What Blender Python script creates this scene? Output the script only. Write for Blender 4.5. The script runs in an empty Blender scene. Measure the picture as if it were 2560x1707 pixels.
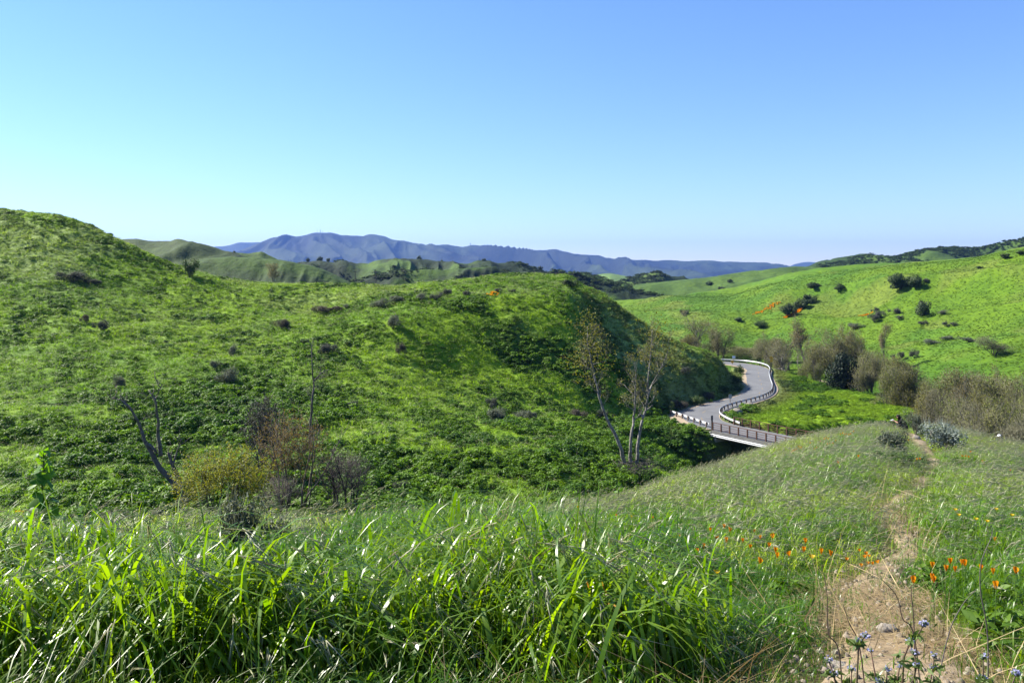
import bpy, math, random
import numpy as np
from mathutils import Vector, Matrix, Euler

SC = bpy.context.scene
COL = SC.collection
RNG = np.random.default_rng(7)
F, CX, HY = 1971.0, 1280.0, 690.0          # focal length, centre and horizon, measured on the photograph


# ------------------------------------------------------------------ tagging
def tag(o, label=None, cat=None, group=None, kind=None):
    if label: o['label'] = label
    if cat: o['category'] = cat
    if group: o['group'] = group
    if kind: o['kind'] = kind
    return o


def empty(name, loc=(0, 0, 0), rz=0.0):
    o = bpy.data.objects.new(name, None)
    COL.objects.link(o)
    o.location = loc
    o.rotation_euler = (0, 0, rz)
    o.empty_display_size = 0.2
    return o


# ------------------------------------------------------------------ noise
def _h(ix, iy, seed):
    h = (ix.astype(np.int64) * 374761393 + iy.astype(np.int64) * 668265263 + seed * 974634777) & 0xFFFFFFFF
    h = ((h ^ (h >> 13)) * 1274126177) & 0xFFFFFFFF
    h = h ^ (h >> 16)
    return h.astype(np.float64) / 4294967295.0


def vnoise(x, y, seed=0):
    x = np.asarray(x, float); y = np.asarray(y, float)
    xi, yi = np.floor(x), np.floor(y)
    fx, fy = x - xi, y - yi
    ux, uy = fx * fx * fx * (fx * (fx * 6 - 15) + 10), fy * fy * fy * (fy * (fy * 6 - 15) + 10)
    a, b = _h(xi, yi, seed), _h(xi + 1, yi, seed)
    c, d = _h(xi, yi + 1, seed), _h(xi + 1, yi + 1, seed)
    return (a + (b - a) * ux) * (1 - uy) + (c + (d - c) * ux) * uy


def fbm(x, y, octv=4, seed=0, gain=0.5):
    s, a, t = 0.0, 1.0, 0.0
    c, n = math.cos(0.6), math.sin(0.6)
    for o in range(octv):
        s = s + a * vnoise(x, y, seed + o * 17)
        t += a
        a *= gain
        x, y = (x * c - y * n) * 2.03 + 3.1, (x * n + y * c) * 2.03 - 7.7
    return s / t


def ridged(x, y, octv=4, seed=0):
    s, a, t = 0.0, 1.0, 0.0
    for o in range(octv):
        s = s + a * (1 - np.abs(vnoise(x, y, seed + o * 31) * 2 - 1))
        t += a
        a *= 0.5
        x, y = x * 2.1 + 5.2, y * 2.1 - 1.3
    return s / t


def sstep(a, b, x):
    t = np.clip((x - a) / (b - a), 0, 1)
    return t * t * (3 - 2 * t)


# ------------------------------------------------------------------ mesh helpers
def mesh_obj(name, V, Fc, mats, parent=None, smooth=True, attrs=None, mat_idx=None, link=True):
    """One mesh object out of numpy arrays; Fc is one array of faces or a list of arrays (tris, quads)."""
    V = np.asarray(V, np.float32).reshape(-1, 3)
    fl = Fc if isinstance(Fc, list) else [Fc]
    fl = [np.asarray(f, np.int32) for f in fl if len(f)]
    me = bpy.data.meshes.new(name)
    me.vertices.add(len(V))
    me.vertices.foreach_set('co', V.ravel())
    nl = sum(f.size for f in fl)
    npoly = sum(len(f) for f in fl)
    me.loops.add(nl)
    me.polygons.add(npoly)
    me.loops.foreach_set('vertex_index', np.concatenate([f.ravel() for f in fl]))
    st, off = [], 0
    for f in fl:
        k = f.shape[1]
        st.append(np.arange(len(f), dtype=np.int32) * k + off)
        off += f.size
    me.polygons.foreach_set('loop_start', np.concatenate(st))
    if mat_idx is not None:
        me.polygons.foreach_set('material_index', np.asarray(mat_idx, np.int32))
    me.polygons.foreach_set('use_smooth', np.full(npoly, bool(smooth)))
    me.update(calc_edges=True)
    for m in (mats if isinstance(mats, (list, tuple)) else [mats]):
        me.materials.append(m)
    for k, v in (attrs or {}).items():
        v = np.asarray(v, np.float32)
        if v.ndim == 1:
            me.attributes.new(k, 'FLOAT', 'POINT').data.foreach_set('value', v)
        else:
            if v.shape[1] == 3:
                v = np.concatenate([v, np.ones((len(v), 1), np.float32)], 1)
            me.attributes.new(k, 'FLOAT_COLOR', 'POINT').data.foreach_set('color', v.ravel())
    o = bpy.data.objects.new(name, me)
    if link:
        COL.objects.link(o)
    if parent is not None:
        o.parent = parent
    return o


class MB:
    """Collects tubes, boxes and leaf faces; build() links them as one mesh object."""
    def __init__(self):
        self.V, self.Q, self.T, self.R = [], [], [], []
        self.n = 0
        self.qm, self.tm = [], []

    def add(self, V, Q=None, T=None, rnd=None, m=0):
        V = np.asarray(V, float).reshape(-1, 3)
        self.V.append(V)
        if Q is not None and len(Q):
            self.Q.append(np.asarray(Q, int) + self.n); self.qm.append(np.full(len(Q), m))
        if T is not None and len(T):
            self.T.append(np.asarray(T, int) + self.n); self.tm.append(np.full(len(T), m))
        self.R.append(np.full(len(V), 0.5) if rnd is None else np.broadcast_to(np.asarray(rnd, float), (len(V),)))
        self.n += len(V)

    def tube(self, path, rad, k=6, cap=True, m=0, rnd=0.5):
        P = np.asarray(path, float)
        n = len(P)
        rad = np.broadcast_to(np.asarray(rad, float), (n,))
        tan = np.gradient(P, axis=0)
        tan /= np.linalg.norm(tan, axis=1)[:, None] + 1e-9
        ref = np.array([0.31, 0.17, 0.93]) if abs(tan[0][2]) < 0.9 else np.array([0.95, 0.2, 0.1])
        A = np.cross(tan, ref); A /= np.linalg.norm(A, axis=1)[:, None] + 1e-9
        B = np.cross(tan, A)
        th = np.arange(k) * 2 * math.pi / k
        V = P[:, None, :] + rad[:, None, None] * (np.cos(th)[None, :, None] * A[:, None, :] + np.sin(th)[None, :, None] * B[:, None, :])
        i = np.arange(n - 1)[:, None] * k
        j = np.arange(k)[None, :]
        j2 = (j + 1) % k
        Q = np.stack([i + j, i + j2, i + k + j2, i + k + j], -1).reshape(-1, 4)
        V = V.reshape(-1, 3)
        T = None
        if cap:
            V = np.concatenate([V, P[:1], P[-1:]])
            a, b = n * k, n * k + 1
            jj = np.arange(k); j2 = (jj + 1) % k
            T = np.concatenate([np.stack([np.full(k, a), j2, jj], 1),
                                np.stack([np.full(k, b), (n - 1) * k + jj, (n - 1) * k + j2], 1)])
        self.add(V, Q, T, rnd, m)

    def box(self, c, ax, ay, az, m=0):
        """centre and three half-axis vectors"""
        c, ax, ay, az = (np.asarray(v, float) for v in (c, ax, ay, az))
        s = np.array([(-1, -1, -1), (1, -1, -1), (1, 1, -1), (-1, 1, -1), (-1, -1, 1), (1, -1, 1), (1, 1, 1), (-1, 1, 1)], float)
        V = c + s[:, :1] * ax + s[:, 1:2] * ay + s[:, 2:] * az
        self.add(V, [(0, 3, 2, 1), (4, 5, 6, 7), (0, 1, 5, 4), (1, 2, 6, 5), (2, 3, 7, 6), (3, 0, 4, 7)], None, 0.5, m)

    def slivers(self, A, B, w, rnd=None, m=0, rng=RNG):
        """thin tapered twigs, one three-sided needle each"""
        A, B = np.asarray(A, float), np.asarray(B, float)
        n = len(A)
        d = B - A
        d /= np.linalg.norm(d, axis=1)[:, None] + 1e-9
        r = rng.normal(size=(n, 3))
        u = np.cross(d, r); u /= np.linalg.norm(u, axis=1)[:, None] + 1e-9
        v = np.cross(d, u)
        w = np.broadcast_to(np.asarray(w, float), (n,))[:, None]
        V = np.stack([A + u * w, A - 0.5 * u * w + 0.87 * v * w, A - 0.5 * u * w - 0.87 * v * w, B], 1)
        i = np.arange(n)[:, None] * 4
        T = np.stack([i + np.array([0, 1, 3]), i + np.array([1, 2, 3]), i + np.array([2, 0, 3])], 1).reshape(-1, 3)
        rn = np.repeat(rng.random(n) if rnd is None else np.broadcast_to(rnd, (n,)), 4)
        self.add(V.reshape(-1, 3), None, T, rn, m)

    def leaves(self, P, N, L, W, rnd=None, m=0, rng=RNG, fold=0.25):
        """pointed leaves, two folded quads each: base, two sides, tip"""
        P, N = np.asarray(P, float), np.asarray(N, float)
        n = len(P)
        N = N / (np.linalg.norm(N, axis=1)[:, None] + 1e-9)
        r = rng.normal(size=(n, 3))
        u = np.cross(N, r); u /= np.linalg.norm(u, axis=1)[:, None] + 1e-9
        v = np.cross(N, u)
        L = np.broadcast_to(np.asarray(L, float), (n,))[:, None]
        W = np.broadcast_to(np.asarray(W, float), (n,))[:, None]
        V = np.stack([P - u * L * .5, P + v * W * .5 + N * W * fold, P + u * L * .5, P - v * W * .5 + N * W * fold], 1)
        i = np.arange(n)[:, None] * 4
        T = np.stack([i + np.array([0, 1, 2]), i + np.array([0, 2, 3])], 1).reshape(-1, 3)
        rn = np.repeat(rng.random(n) if rnd is None else np.broadcast_to(rnd, (n,)), 4)
        self.add(V.reshape(-1, 3), None, T, rn, m)

    def build(self, name, mats, parent=None, smooth=True, link=True):
        V = np.concatenate(self.V)
        fl, mi = [], []
        if self.Q: fl.append(np.concatenate(self.Q)); mi.append(np.concatenate(self.qm))
        if self.T: fl.append(np.concatenate(self.T)); mi.append(np.concatenate(self.tm))
        return mesh_obj(name, V, fl, mats, parent, smooth, {'rnd': np.concatenate(self.R)}, np.concatenate(mi), link)


def copy_tree(o, parent=None):
    c = o.copy()
    COL.objects.link(c)
    if parent is not None:
        c.parent = parent
    for ch in list(o.children):
        copy_tree(ch, c)
    return c


# ------------------------------------------------------------------ materials
def new_mat(name):
    m = bpy.data.materials.new(name)
    m.use_nodes = True
    nt = m.node_tree
    nt.nodes.clear()
    out = nt.nodes.new('ShaderNodeOutputMaterial')
    return m, nt, out


def lk(nt, a, b): nt.links.new(a, b)


def mixcol(nt, fac, a, b, mode='MIX'):
    n = nt.nodes.new('ShaderNodeMix')
    n.data_type = 'RGBA'; n.blend_type = mode
    for s, v in ((n.inputs[0], fac), (n.inputs[6], a), (n.inputs[7], b)):
        if isinstance(v, (int, float)): s.default_value = v
        elif isinstance(v, (tuple, list)): s.default_value = (*v[:3], 1)
        else: lk(nt, v, s)
    return n.outputs[2]


def noise(nt, scale, detail=4, rough=.55, coord='Object', w=None):
    tc = nt.nodes.new('ShaderNodeTexCoord')
    n = nt.nodes.new('ShaderNodeTexNoise')
    n.inputs['Scale'].default_value = scale
    n.inputs['Detail'].default_value = detail
    n.inputs['Roughness'].default_value = rough
    lk(nt, tc.outputs[coord], n.inputs['Vector'])
    return n.outputs['Fac']


def ramp(nt, fac, stops):
    r = nt.nodes.new('ShaderNodeValToRGB')
    el = r.color_ramp.elements
    while len(el) < len(stops): el.new(0.5)
    for e, (p, c) in zip(el, stops):
        e.position = p; e.color = (*c[:3], 1) if isinstance(c, (tuple, list)) else (c, c, c, 1)
    lk(nt, fac, r.inputs[0])
    return r.outputs[0]


def mat_plain(name, A, B=None, scale=8, rough=.7, spec=.3, bump=0.0, metal=0.0, detail=5, bscale=None):
    m, nt, out = new_mat(name)
    p = nt.nodes.new('ShaderNodeBsdfPrincipled')
    nf = noise(nt, scale, detail)
    c = ramp(nt, nf, [(.35, A), (.65, B or A)])
    lk(nt, c, p.inputs['Base Color'])
    p.inputs['Roughness'].default_value = rough
    p.inputs['Specular IOR Level'].default_value = spec
    p.inputs['Metallic'].default_value = metal
    if bump:
        b = nt.nodes.new('ShaderNodeBump')
        b.inputs['Strength'].default_value = bump
        b.inputs['Distance'].default_value = 0.02
        lk(nt, noise(nt, bscale or scale * 3, 6), b.inputs['Height'])
        lk(nt, b.outputs[0], p.inputs['Normal'])
    lk(nt, p.outputs[0], out.inputs[0])
    return m


def mat_leaf(name, A, B, trans=.4, rough=.5, spec=.35, tint=False, tcol=None):
    """leaf: colour from A to B by the per-leaf number, light passes through it"""
    m, nt, out = new_mat(name)
    at = nt.nodes.new('ShaderNodeAttribute'); at.attribute_name = 'rnd'
    c = mixcol(nt, at.outputs['Fac'], A, B)
    if tint:
        ti = nt.nodes.new('ShaderNodeAttribute'); ti.attribute_type = 'INSTANCER'; ti.attribute_name = 'tint'
        c = mixcol(nt, 1.0, c, ti.outputs['Color'], 'MULTIPLY')
    p = nt.nodes.new('ShaderNodeBsdfPrincipled')
    lk(nt, c, p.inputs['Base Color'])
    p.inputs['Roughness'].default_value = rough
    p.inputs['Specular IOR Level'].default_value = spec
    if trans > 0:
        t = nt.nodes.new('ShaderNodeBsdfTranslucent')
        tc = mixcol(nt, 1.0, c, tcol or (1.5, 1.35, .55), 'MULTIPLY')
        lk(nt, tc, t.inputs[0])
        mx = nt.nodes.new('ShaderNodeMixShader')
        mx.inputs[0].default_value = trans
        lk(nt, p.outputs[0], mx.inputs[1]); lk(nt, t.outputs[0], mx.inputs[2])
        lk(nt, mx.outputs[0], out.inputs[0])
    else:
        lk(nt, p.outputs[0], out.inputs[0])
    return m


def mat_terrain(name, s1, s2, dark=(.55, .62, .5), light=(1.25, 1.15, .9), bump=.6, bdist=.3, soil=None):
    """vertex colour 'col' (kinds of growth) broken up by two sizes of noise"""
    m, nt, out = new_mat(name)
    at = nt.nodes.new('ShaderNodeAttribute'); at.attribute_name = 'col'
    f1 = ramp(nt, noise(nt, s1, 5), [(.36, dark), (.5, (1, 1, 1)), (.66, light)])
    f2 = ramp(nt, noise(nt, s2, 6, .65), [(.34, (.6, .66, .55)), (.52, (1, 1, 1)), (.7, (1.25, 1.2, 1.0))])
    c = mixcol(nt, 1.0, at.outputs['Color'], f1, 'MULTIPLY')
    c = mixcol(nt, 1.0, c, f2, 'MULTIPLY')
    p = nt.nodes.new('ShaderNodeBsdfPrincipled')
    lk(nt, c, p.inputs['Base Color'])
    p.inputs['Roughness'].default_value = .85
    p.inputs['Specular IOR Level'].default_value = .15
    b = nt.nodes.new('ShaderNodeBump')
    b.inputs['Strength'].default_value = bump
    b.inputs['Distance'].default_value = bdist
    lk(nt, noise(nt, s2 * .8, 6, .6), b.inputs['Height'])
    lk(nt, b.outputs[0], p.inputs['Normal'])
    lk(nt, p.outputs[0], out.inputs[0])
    return m


# ------------------------------------------------------------------ scattering (only for growth nobody could count)
def scatter(name, P, rot, scl, tint, vid, protos, label, cat):
    P = np.asarray(P, np.float32)
    n = len(P)
    me = bpy.data.meshes.new(name)
    me.vertices.add(n)
    me.vertices.foreach_set('co', P.ravel())
    me.attributes.new('rot', 'FLOAT_VECTOR', 'POINT').data.foreach_set('vector', np.asarray(rot, np.float32).ravel())
    s = np.asarray(scl, np.float32)
    if s.ndim == 1: s = np.repeat(s[:, None], 3, 1)
    me.attributes.new('scl', 'FLOAT_VECTOR', 'POINT').data.foreach_set('vector', s.ravel())
    t = np.concatenate([np.asarray(tint, np.float32), np.ones((n, 1), np.float32)], 1)
    me.attributes.new('tint', 'FLOAT_COLOR', 'POINT').data.foreach_set('color', t.ravel())
    me.attributes.new('vid', 'INT', 'POINT').data.foreach_set('value', np.asarray(vid, np.int32))
    o = bpy.data.objects.new(name, me)
    COL.objects.link(o)
    for m in protos[0].data.materials: me.materials.append(m)
    pc = bpy.data.collections.new(name + '_shapes')
    for q in protos: pc.objects.link(q)
    ng = bpy.data.node_groups.new(name, 'GeometryNodeTree')
    ng.interface.new_socket('Geometry', in_out='INPUT', socket_type='NodeSocketGeometry')
    ng.interface.new_socket('Geometry', in_out='OUTPUT', socket_type='NodeSocketGeometry')
    gi, go = ng.nodes.new('NodeGroupInput'), ng.nodes.new('NodeGroupOutput')
    ci = ng.nodes.new('GeometryNodeCollectionInfo')
    ci.inputs['Collection'].default_value = pc
    ci.inputs['Separate Children'].default_value = True
    ci.inputs['Reset Children'].default_value = True
    ip = ng.nodes.new('GeometryNodeInstanceOnPoints')
    ip.inputs['Pick Instance'].default_value = True

    def na(nm, ty):
        a = ng.nodes.new('GeometryNodeInputNamedAttribute')
        a.data_type = ty; a.inputs['Name'].default_value = nm
        return next(q for q in a.outputs if q.enabled and q.name == 'Attribute')
    ng.links.new(gi.outputs[0], ip.inputs['Points'])
    ng.links.new(ci.outputs[0], ip.inputs['Instance'])
    ng.links.new(na('vid', 'INT'), ip.inputs['Instance Index'])
    ng.links.new(na('rot', 'FLOAT_VECTOR'), ip.inputs['Rotation'])
    ng.links.new(na('scl', 'FLOAT_VECTOR'), ip.inputs['Scale'])
    ng.links.new(ip.outputs[0], go.inputs[0])
    o.modifiers.new('scatter', 'NODES').node_group = ng
    tag(o, label, cat, kind='stuff')
    return o
# ------------------------------------------------------------------ light, sky, camera
SUN_AZ, SUN_EL = math.radians(66), math.radians(42)       # left of the view direction, above the horizon
sd = Vector((-math.sin(SUN_AZ) * math.cos(SUN_EL), math.cos(SUN_AZ) * math.cos(SUN_EL), math.sin(SUN_EL)))
w = bpy.data.worlds.new('World'); SC.world = w; w.use_nodes = True
nt = w.node_tree; nt.nodes.clear()
sky = nt.nodes.new('ShaderNodeTexSky'); sky.sky_type = 'NISHITA'; sky.sun_disc = False
sky.sun_elevation = SUN_EL; sky.sun_rotation = -SUN_AZ
sky.air_density = 1.0; sky.dust_density = 0.0; sky.ozone_density = 3.3; sky.altitude = 300
hs = nt.nodes.new('ShaderNodeHueSaturation'); hs.inputs['Saturation'].default_value = 1.12
bg = nt.nodes.new('ShaderNodeBackground'); bg.inputs[1].default_value = 0.068
wo = nt.nodes.new('ShaderNodeOutputWorld')
lk(nt, sky.outputs[0], hs.inputs['Color']); lk(nt, mixcol(nt, 1.0, hs.outputs[0], (.95, .955, 1.11), 'MULTIPLY'), bg.inputs[0]); lk(nt, bg.outputs[0], wo.inputs[0])

sl = bpy.data.lights.new('sun', 'SUN'); sl.energy = 5.0; sl.angle = math.radians(.53); sl.color = (1, .94, .83)
so = bpy.data.objects.new('sun', sl); COL.objects.link(so)
so.rotation_euler = sd.to_track_quat('Z', 'Y').to_euler(); so.location = (-60, 40, 60)

cd = bpy.data.cameras.new('camera'); cam = bpy.data.objects.new('camera', cd); COL.objects.link(cam)
cd.sensor_width = 36; cd.lens = 36 * F / 2560
cd.shift_y = -(853.5 - HY) / 2560
cd.clip_start = .05; cd.clip_end = 60000
cam.rotation_euler = (math.pi / 2, 0, 0)
SC.camera = cam
SC.view_settings.view_transform = 'Standard'; SC.view_settings.look = 'None'
SC.view_settings.exposure = 1.62; SC.view_settings.gamma = 1.0
SC.cycles.max_bounces = 7; SC.cycles.diffuse_bounces = 3; SC.cycles.transmission_bounces = 5
SC.cycles.glossy_bounces = 2; SC.cycles.transparent_max_bounces = 8; SC.cycles.volume_bounces = 0
SC.cycles.sample_clamp_indirect = 6; SC.cycles.use_denoising = True
SC.cycles.caustics_reflective = False; SC.cycles.caustics_refractive = False


# ------------------------------------------------------------------ landforms
def pchip_slopes(x, y):
    """x (n,N), y (n,N) -> monotone slopes (n,N)"""
    h = np.diff(x, axis=0); d = np.diff(y, axis=0) / h
    m = np.zeros_like(y)
    w1 = 2 * h[1:] + h[:-1]; w2 = h[1:] + 2 * h[:-1]
    same = d[:-1] * d[1:] > 0
    with np.errstate(divide='ignore', invalid='ignore'):
        mm = (w1 + w2) / (w1 / d[:-1] + w2 / d[1:])
    m[1:-1] = np.where(same, mm, 0)
    m[0] = d[0]; m[-1] = d[-1]
    return m


def hermite(x, y, m, q):
    """piecewise cubic per column; x, y, m (n,N), q (N,)"""
    out = y[0] + (q - x[0]) * m[0]
    out = np.where(q < x[0], y[0] + (q - x[0]) * m[0] * .5, out)
    for k in range(len(x) - 1):
        h = x[k + 1] - x[k]
        t = np.clip((q - x[k]) / h, 0, 1)
        v = ((2 * t ** 3 - 3 * t ** 2 + 1) * y[k] + (t ** 3 - 2 * t ** 2 + t) * h * m[k]
             + (-2 * t ** 3 + 3 * t ** 2) * y[k + 1] + (t ** 3 - t ** 2) * h * m[k + 1])
        out = np.where((q >= x[k]) & (q <= x[k + 1]), v, out)
    out = np.where(q > x[-1], y[-1] + (q - x[-1]) * np.minimum(m[-1], 0) * .5, out)
    return out


def pchip1(x, y, q):
    x = np.asarray(x, float); y = np.asarray(y, float)
    X, Y = x[:, None], y[:, None]
    m = pchip_slopes(X, Y)[:, 0]
    q = np.clip(q, x[0], x[-1])
    k = np.clip(np.searchsorted(x, q, 'right') - 1, 0, len(x) - 2)
    h = x[k + 1] - x[k]; t = (q - x[k]) / h
    return ((2 * t ** 3 - 3 * t ** 2 + 1) * y[k] + (t ** 3 - 2 * t ** 2 + t) * h * m[k]
            + (-2 * t ** 3 + 3 * t ** 2) * y[k + 1] + (t ** 3 - t ** 2) * h * m[k + 1])


class Land:
    """a landform: surveyed section lines radiating from the viewpoint, smoothly joined, plus its own relief"""
    def __init__(self, cols, relief=None, post=None):
        self.px = np.array([c[0] for c in cols], float)
        n = len(cols[0][1])
        D = np.array([[k[0] for k in c[1]] for c in cols], float)
        Z = np.array([[(k[2] if k[1] is None else (HY - k[1]) / F * k[0]) for k in c[1]] for c in cols], float)
        self.D, self.Z, self.n = D, Z, n
        self.relief, self.post = relief, post

    def knots(self, px):
        D = np.stack([pchip1(self.px, self.D[:, k], px) for k in range(self.n)])
        Z = np.stack([pchip1(self.px, self.Z[:, k], px) for k in range(self.n)])
        return D, Z

    def z(self, x, y):
        x = np.atleast_1d(np.asarray(x, float)); y = np.atleast_1d(np.asarray(y, float))
        px = CX + F * x / np.maximum(y, 1e-3)
        D, Z = self.knots(px)
        z = hermite(D, Z, pchip_slopes(D, Z), y)
        if self.relief: z = z + self.relief(x, y, px, D)
        if self.post: z = self.post(x, y, z)
        return z

    def build(self, name, mat, nu, nv, colour, label, cat, umin=None, umax=None, kind='structure'):
        u = np.linspace(umin if umin is not None else self.px[0], umax if umax is not None else self.px[-1], nu)
        D, Z = self.knots(u)
        tk = np.linspace(0, 1, self.n)
        L = np.abs(np.diff(np.median(self.D, axis=0))) ** .7 + np.abs(np.diff(np.median(self.Z, axis=0))) * .7
        tk = np.concatenate([[0], np.cumsum(L)]); tk /= tk[-1]
        t = np.linspace(0, 1, nv)
        Y = np.stack([np.interp(t, tk, D[:, i]) for i in range(nu)], 1)      # nv, nu
        X = (u[None, :] - CX) / F * Y
        z = self.z(X.ravel(), Y.ravel())
        V = np.stack([X.ravel(), Y.ravel(), z], 1)
        i = np.arange(nv - 1)[:, None] * nu; j = np.arange(nu - 1)[None, :]
        Q = np.stack([i + j, i + j + 1, i + nu + j + 1, i + nu + j], -1).reshape(-1, 4)
        o = mesh_obj(name, V, Q, mat, attrs={'col': colour(V[:, 0], V[:, 1], V[:, 2])})
        tag(o, label, cat, kind=kind)
        return o

    def hit(self, px, py, dmin=None, dmax=None, n=1500):
        """where the line of sight through a point of the photograph meets this land"""
        dmin = dmin or float(self.D.min()); dmax = dmax or float(self.D.max())
        d = np.exp(np.linspace(math.log(dmin), math.log(dmax), n))
        x = (px - CX) / F * d
        g = self.z(x, d) - (HY - py) / F * d
        k = np.where(g >= 0)[0]
        if len(k) == 0:
            k = [int(np.argmax(g / d))]
        i = int(k[0])
        dd = d[i] if i == 0 or g[i] < 0 else d[i - 1] + (d[i] - d[i - 1]) * (-g[i - 1]) / (g[i] - g[i - 1] + 1e-12)
        x = (px - CX) / F * dd
        return Vector((x, dd, float(self.z(x, dd)[0])))


# the road and creek, in metres seen from above
def smooth_path(P, step=1.0):
    P = np.asarray(P, float)
    s = np.concatenate([[0], np.cumsum(np.linalg.norm(np.diff(P[:, :2], axis=0), axis=1))])
    q = np.arange(0, s[-1], step)
    return np.stack([catmull(s, P[:, k], q) for k in range(P.shape[1])], 1)


def catmull(s, v, q):
    m = np.gradient(v, s)
    k = np.clip(np.searchsorted(s, q, 'right') - 1, 0, len(s) - 2)
    h = s[k + 1] - s[k]; t = (q - s[k]) / h
    return ((2 * t ** 3 - 3 * t ** 2 + 1) * v[k] + (t ** 3 - 2 * t ** 2 + t) * h * m[k]
            + (-2 * t ** 3 + 3 * t ** 2) * v[k + 1] + (t ** 3 - t ** 2) * h * m[k + 1])


ROAD_Z = -24.5
ROAD = smooth_path([(60, 88.5), (50.9, 102.3), (42.6, 115), (34.6, 127.2), (32.6, 133), (33.4, 139.5), (37.2, 146.3), (43.4, 153),
                    (49.6, 161), (53.9, 170), (57.4, 182), (61.2, 196), (64.4, 207), (64.2, 216), (59.5, 223.5), (50, 228), (34, 230)], .8)
BR_A = np.array([34.6, 127.2]); BR_DIR = np.array([.553, -.833]); BR_N = np.array([.833, .553])
CREEK = smooth_path([(-60, 46, -17.5), (-25, 52, -18.2), (5, 72, -21.5), (22, 98, -25.5), (40, 119.5, -29.2), (53, 126, -30), (68, 120, -31), (95, 98, -32)], 1.5)


def near_path(x, y, P):
    best = np.full(x.shape, 1e9); idx = np.zeros(x.shape, int)
    for i in range(len(P)):
        d = (x - P[i, 0]) ** 2 + (y - P[i, 1]) ** 2
        b = d < best
        best = np.where(b, d, best); idx = np.where(b, i, idx)
    return np.sqrt(best), idx


def carve(x, y, z):
    """the creek cut and the road bench"""
    m = (y > 40) & (y < 240) & (x > -70) & (x < 110)
    if not m.any(): return z
    z = z.copy()
    xs, ys, zs = x[m], y[m], z[m]
    dc, ic = near_path(xs, ys, CREEK)
    cut = CREEK[ic, 2] + np.maximum(0, dc - 1.6) * (.62 + .5 * sstep(30, 45, xs))
    near_bridge = sstep(12, 26, xs)
    zs = np.where(near_bridge > 0, np.minimum(zs, cut + (1 - near_bridge) * 8), zs)
    bs = (xs - BR_A[0]) * BR_DIR[0] + (ys - BR_A[1]) * BR_DIR[1]; bt = (xs - BR_A[0]) * BR_N[0] + (ys - BR_A[1]) * BR_N[1]
    hollow = -28.6 + 1.0 * np.maximum(0, 3.2 - bs) + 1.0 * np.maximum(0, bs - 19) + .9 * np.maximum(0, bt - 5.5) + .30 * np.maximum(0, -bt - 15)
    zs = np.where((bs > -6) & (bs < 26) & (bt > -26) & (bt < 12), np.minimum(zs, hollow), zs)
    dr, ir = near_path(xs, ys, ROAD)
    along = (ROAD[ir, 0] - BR_A[0]) * BR_DIR[0] + (ROAD[ir, 1] - BR_A[1]) * BR_DIR[1]
    w = sstep(4.9, 9.5, dr)
    keep = np.where(along > .3, 1, w)
    zs = (ROAD_Z - .16) * (1 - keep) + zs * keep
    z[m] = zs
    return z


# ---- the knoll the photograph is taken from
def knoll_cols():
    c = []
    for px, dc, py in [(-1600, 9, 1380), (-900, 9.5, 1370), (-300, 10.5, 1378), (0, 11, 1370), (600, 12, 1356), (1000, 13, 1344), (1400, 17, 1302), (1620, 22, 1248),
                       (1800, 28, 1182), (1950, 33, 1134), (2100, 36, 1092), (2245, 38, 1076), (2400, 38, 1096), (2560, 36, 1128), (3000, 30, 1200), (3900, 20, 1350)]:
        zc = (HY - py) / F * dc
        z0 = -1.42
        slope = (zc - z0) / (dc - 2)
        zf = -17.5 if px < 1200 else -17.5 - 11.5 * min(1, (px - 1200) / 500)
        if px > 2300: zf = -29
        drop = (zc - zf)
        c.append((px, [(.6, None, -1.3), (2, None, z0), (3.1, None, z0 + slope * 1.1 - .02), (dc * .55, None, z0 + slope * (dc * .55 - 2) + .12), (dc * .85, None, z0 + slope * (dc * .85 - 2) + .1), (dc, None, zc),
                       (dc * 1.2, None, zc - drop * .10), (dc + drop * 1.1, None, zc - drop * .62), (dc + drop * 1.9, None, zf)]))
    return c


def knoll_relief(x, y, px, D):
    a = sstep(1, 8, y)
    return (fbm(x * .45, y * .45, 3, 5) - .5) * .34 * a + (fbm(x * 1.9, y * 1.9, 3, 9) - .5) * .08


KNOLL = Land(knoll_cols(), knoll_relief)

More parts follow.
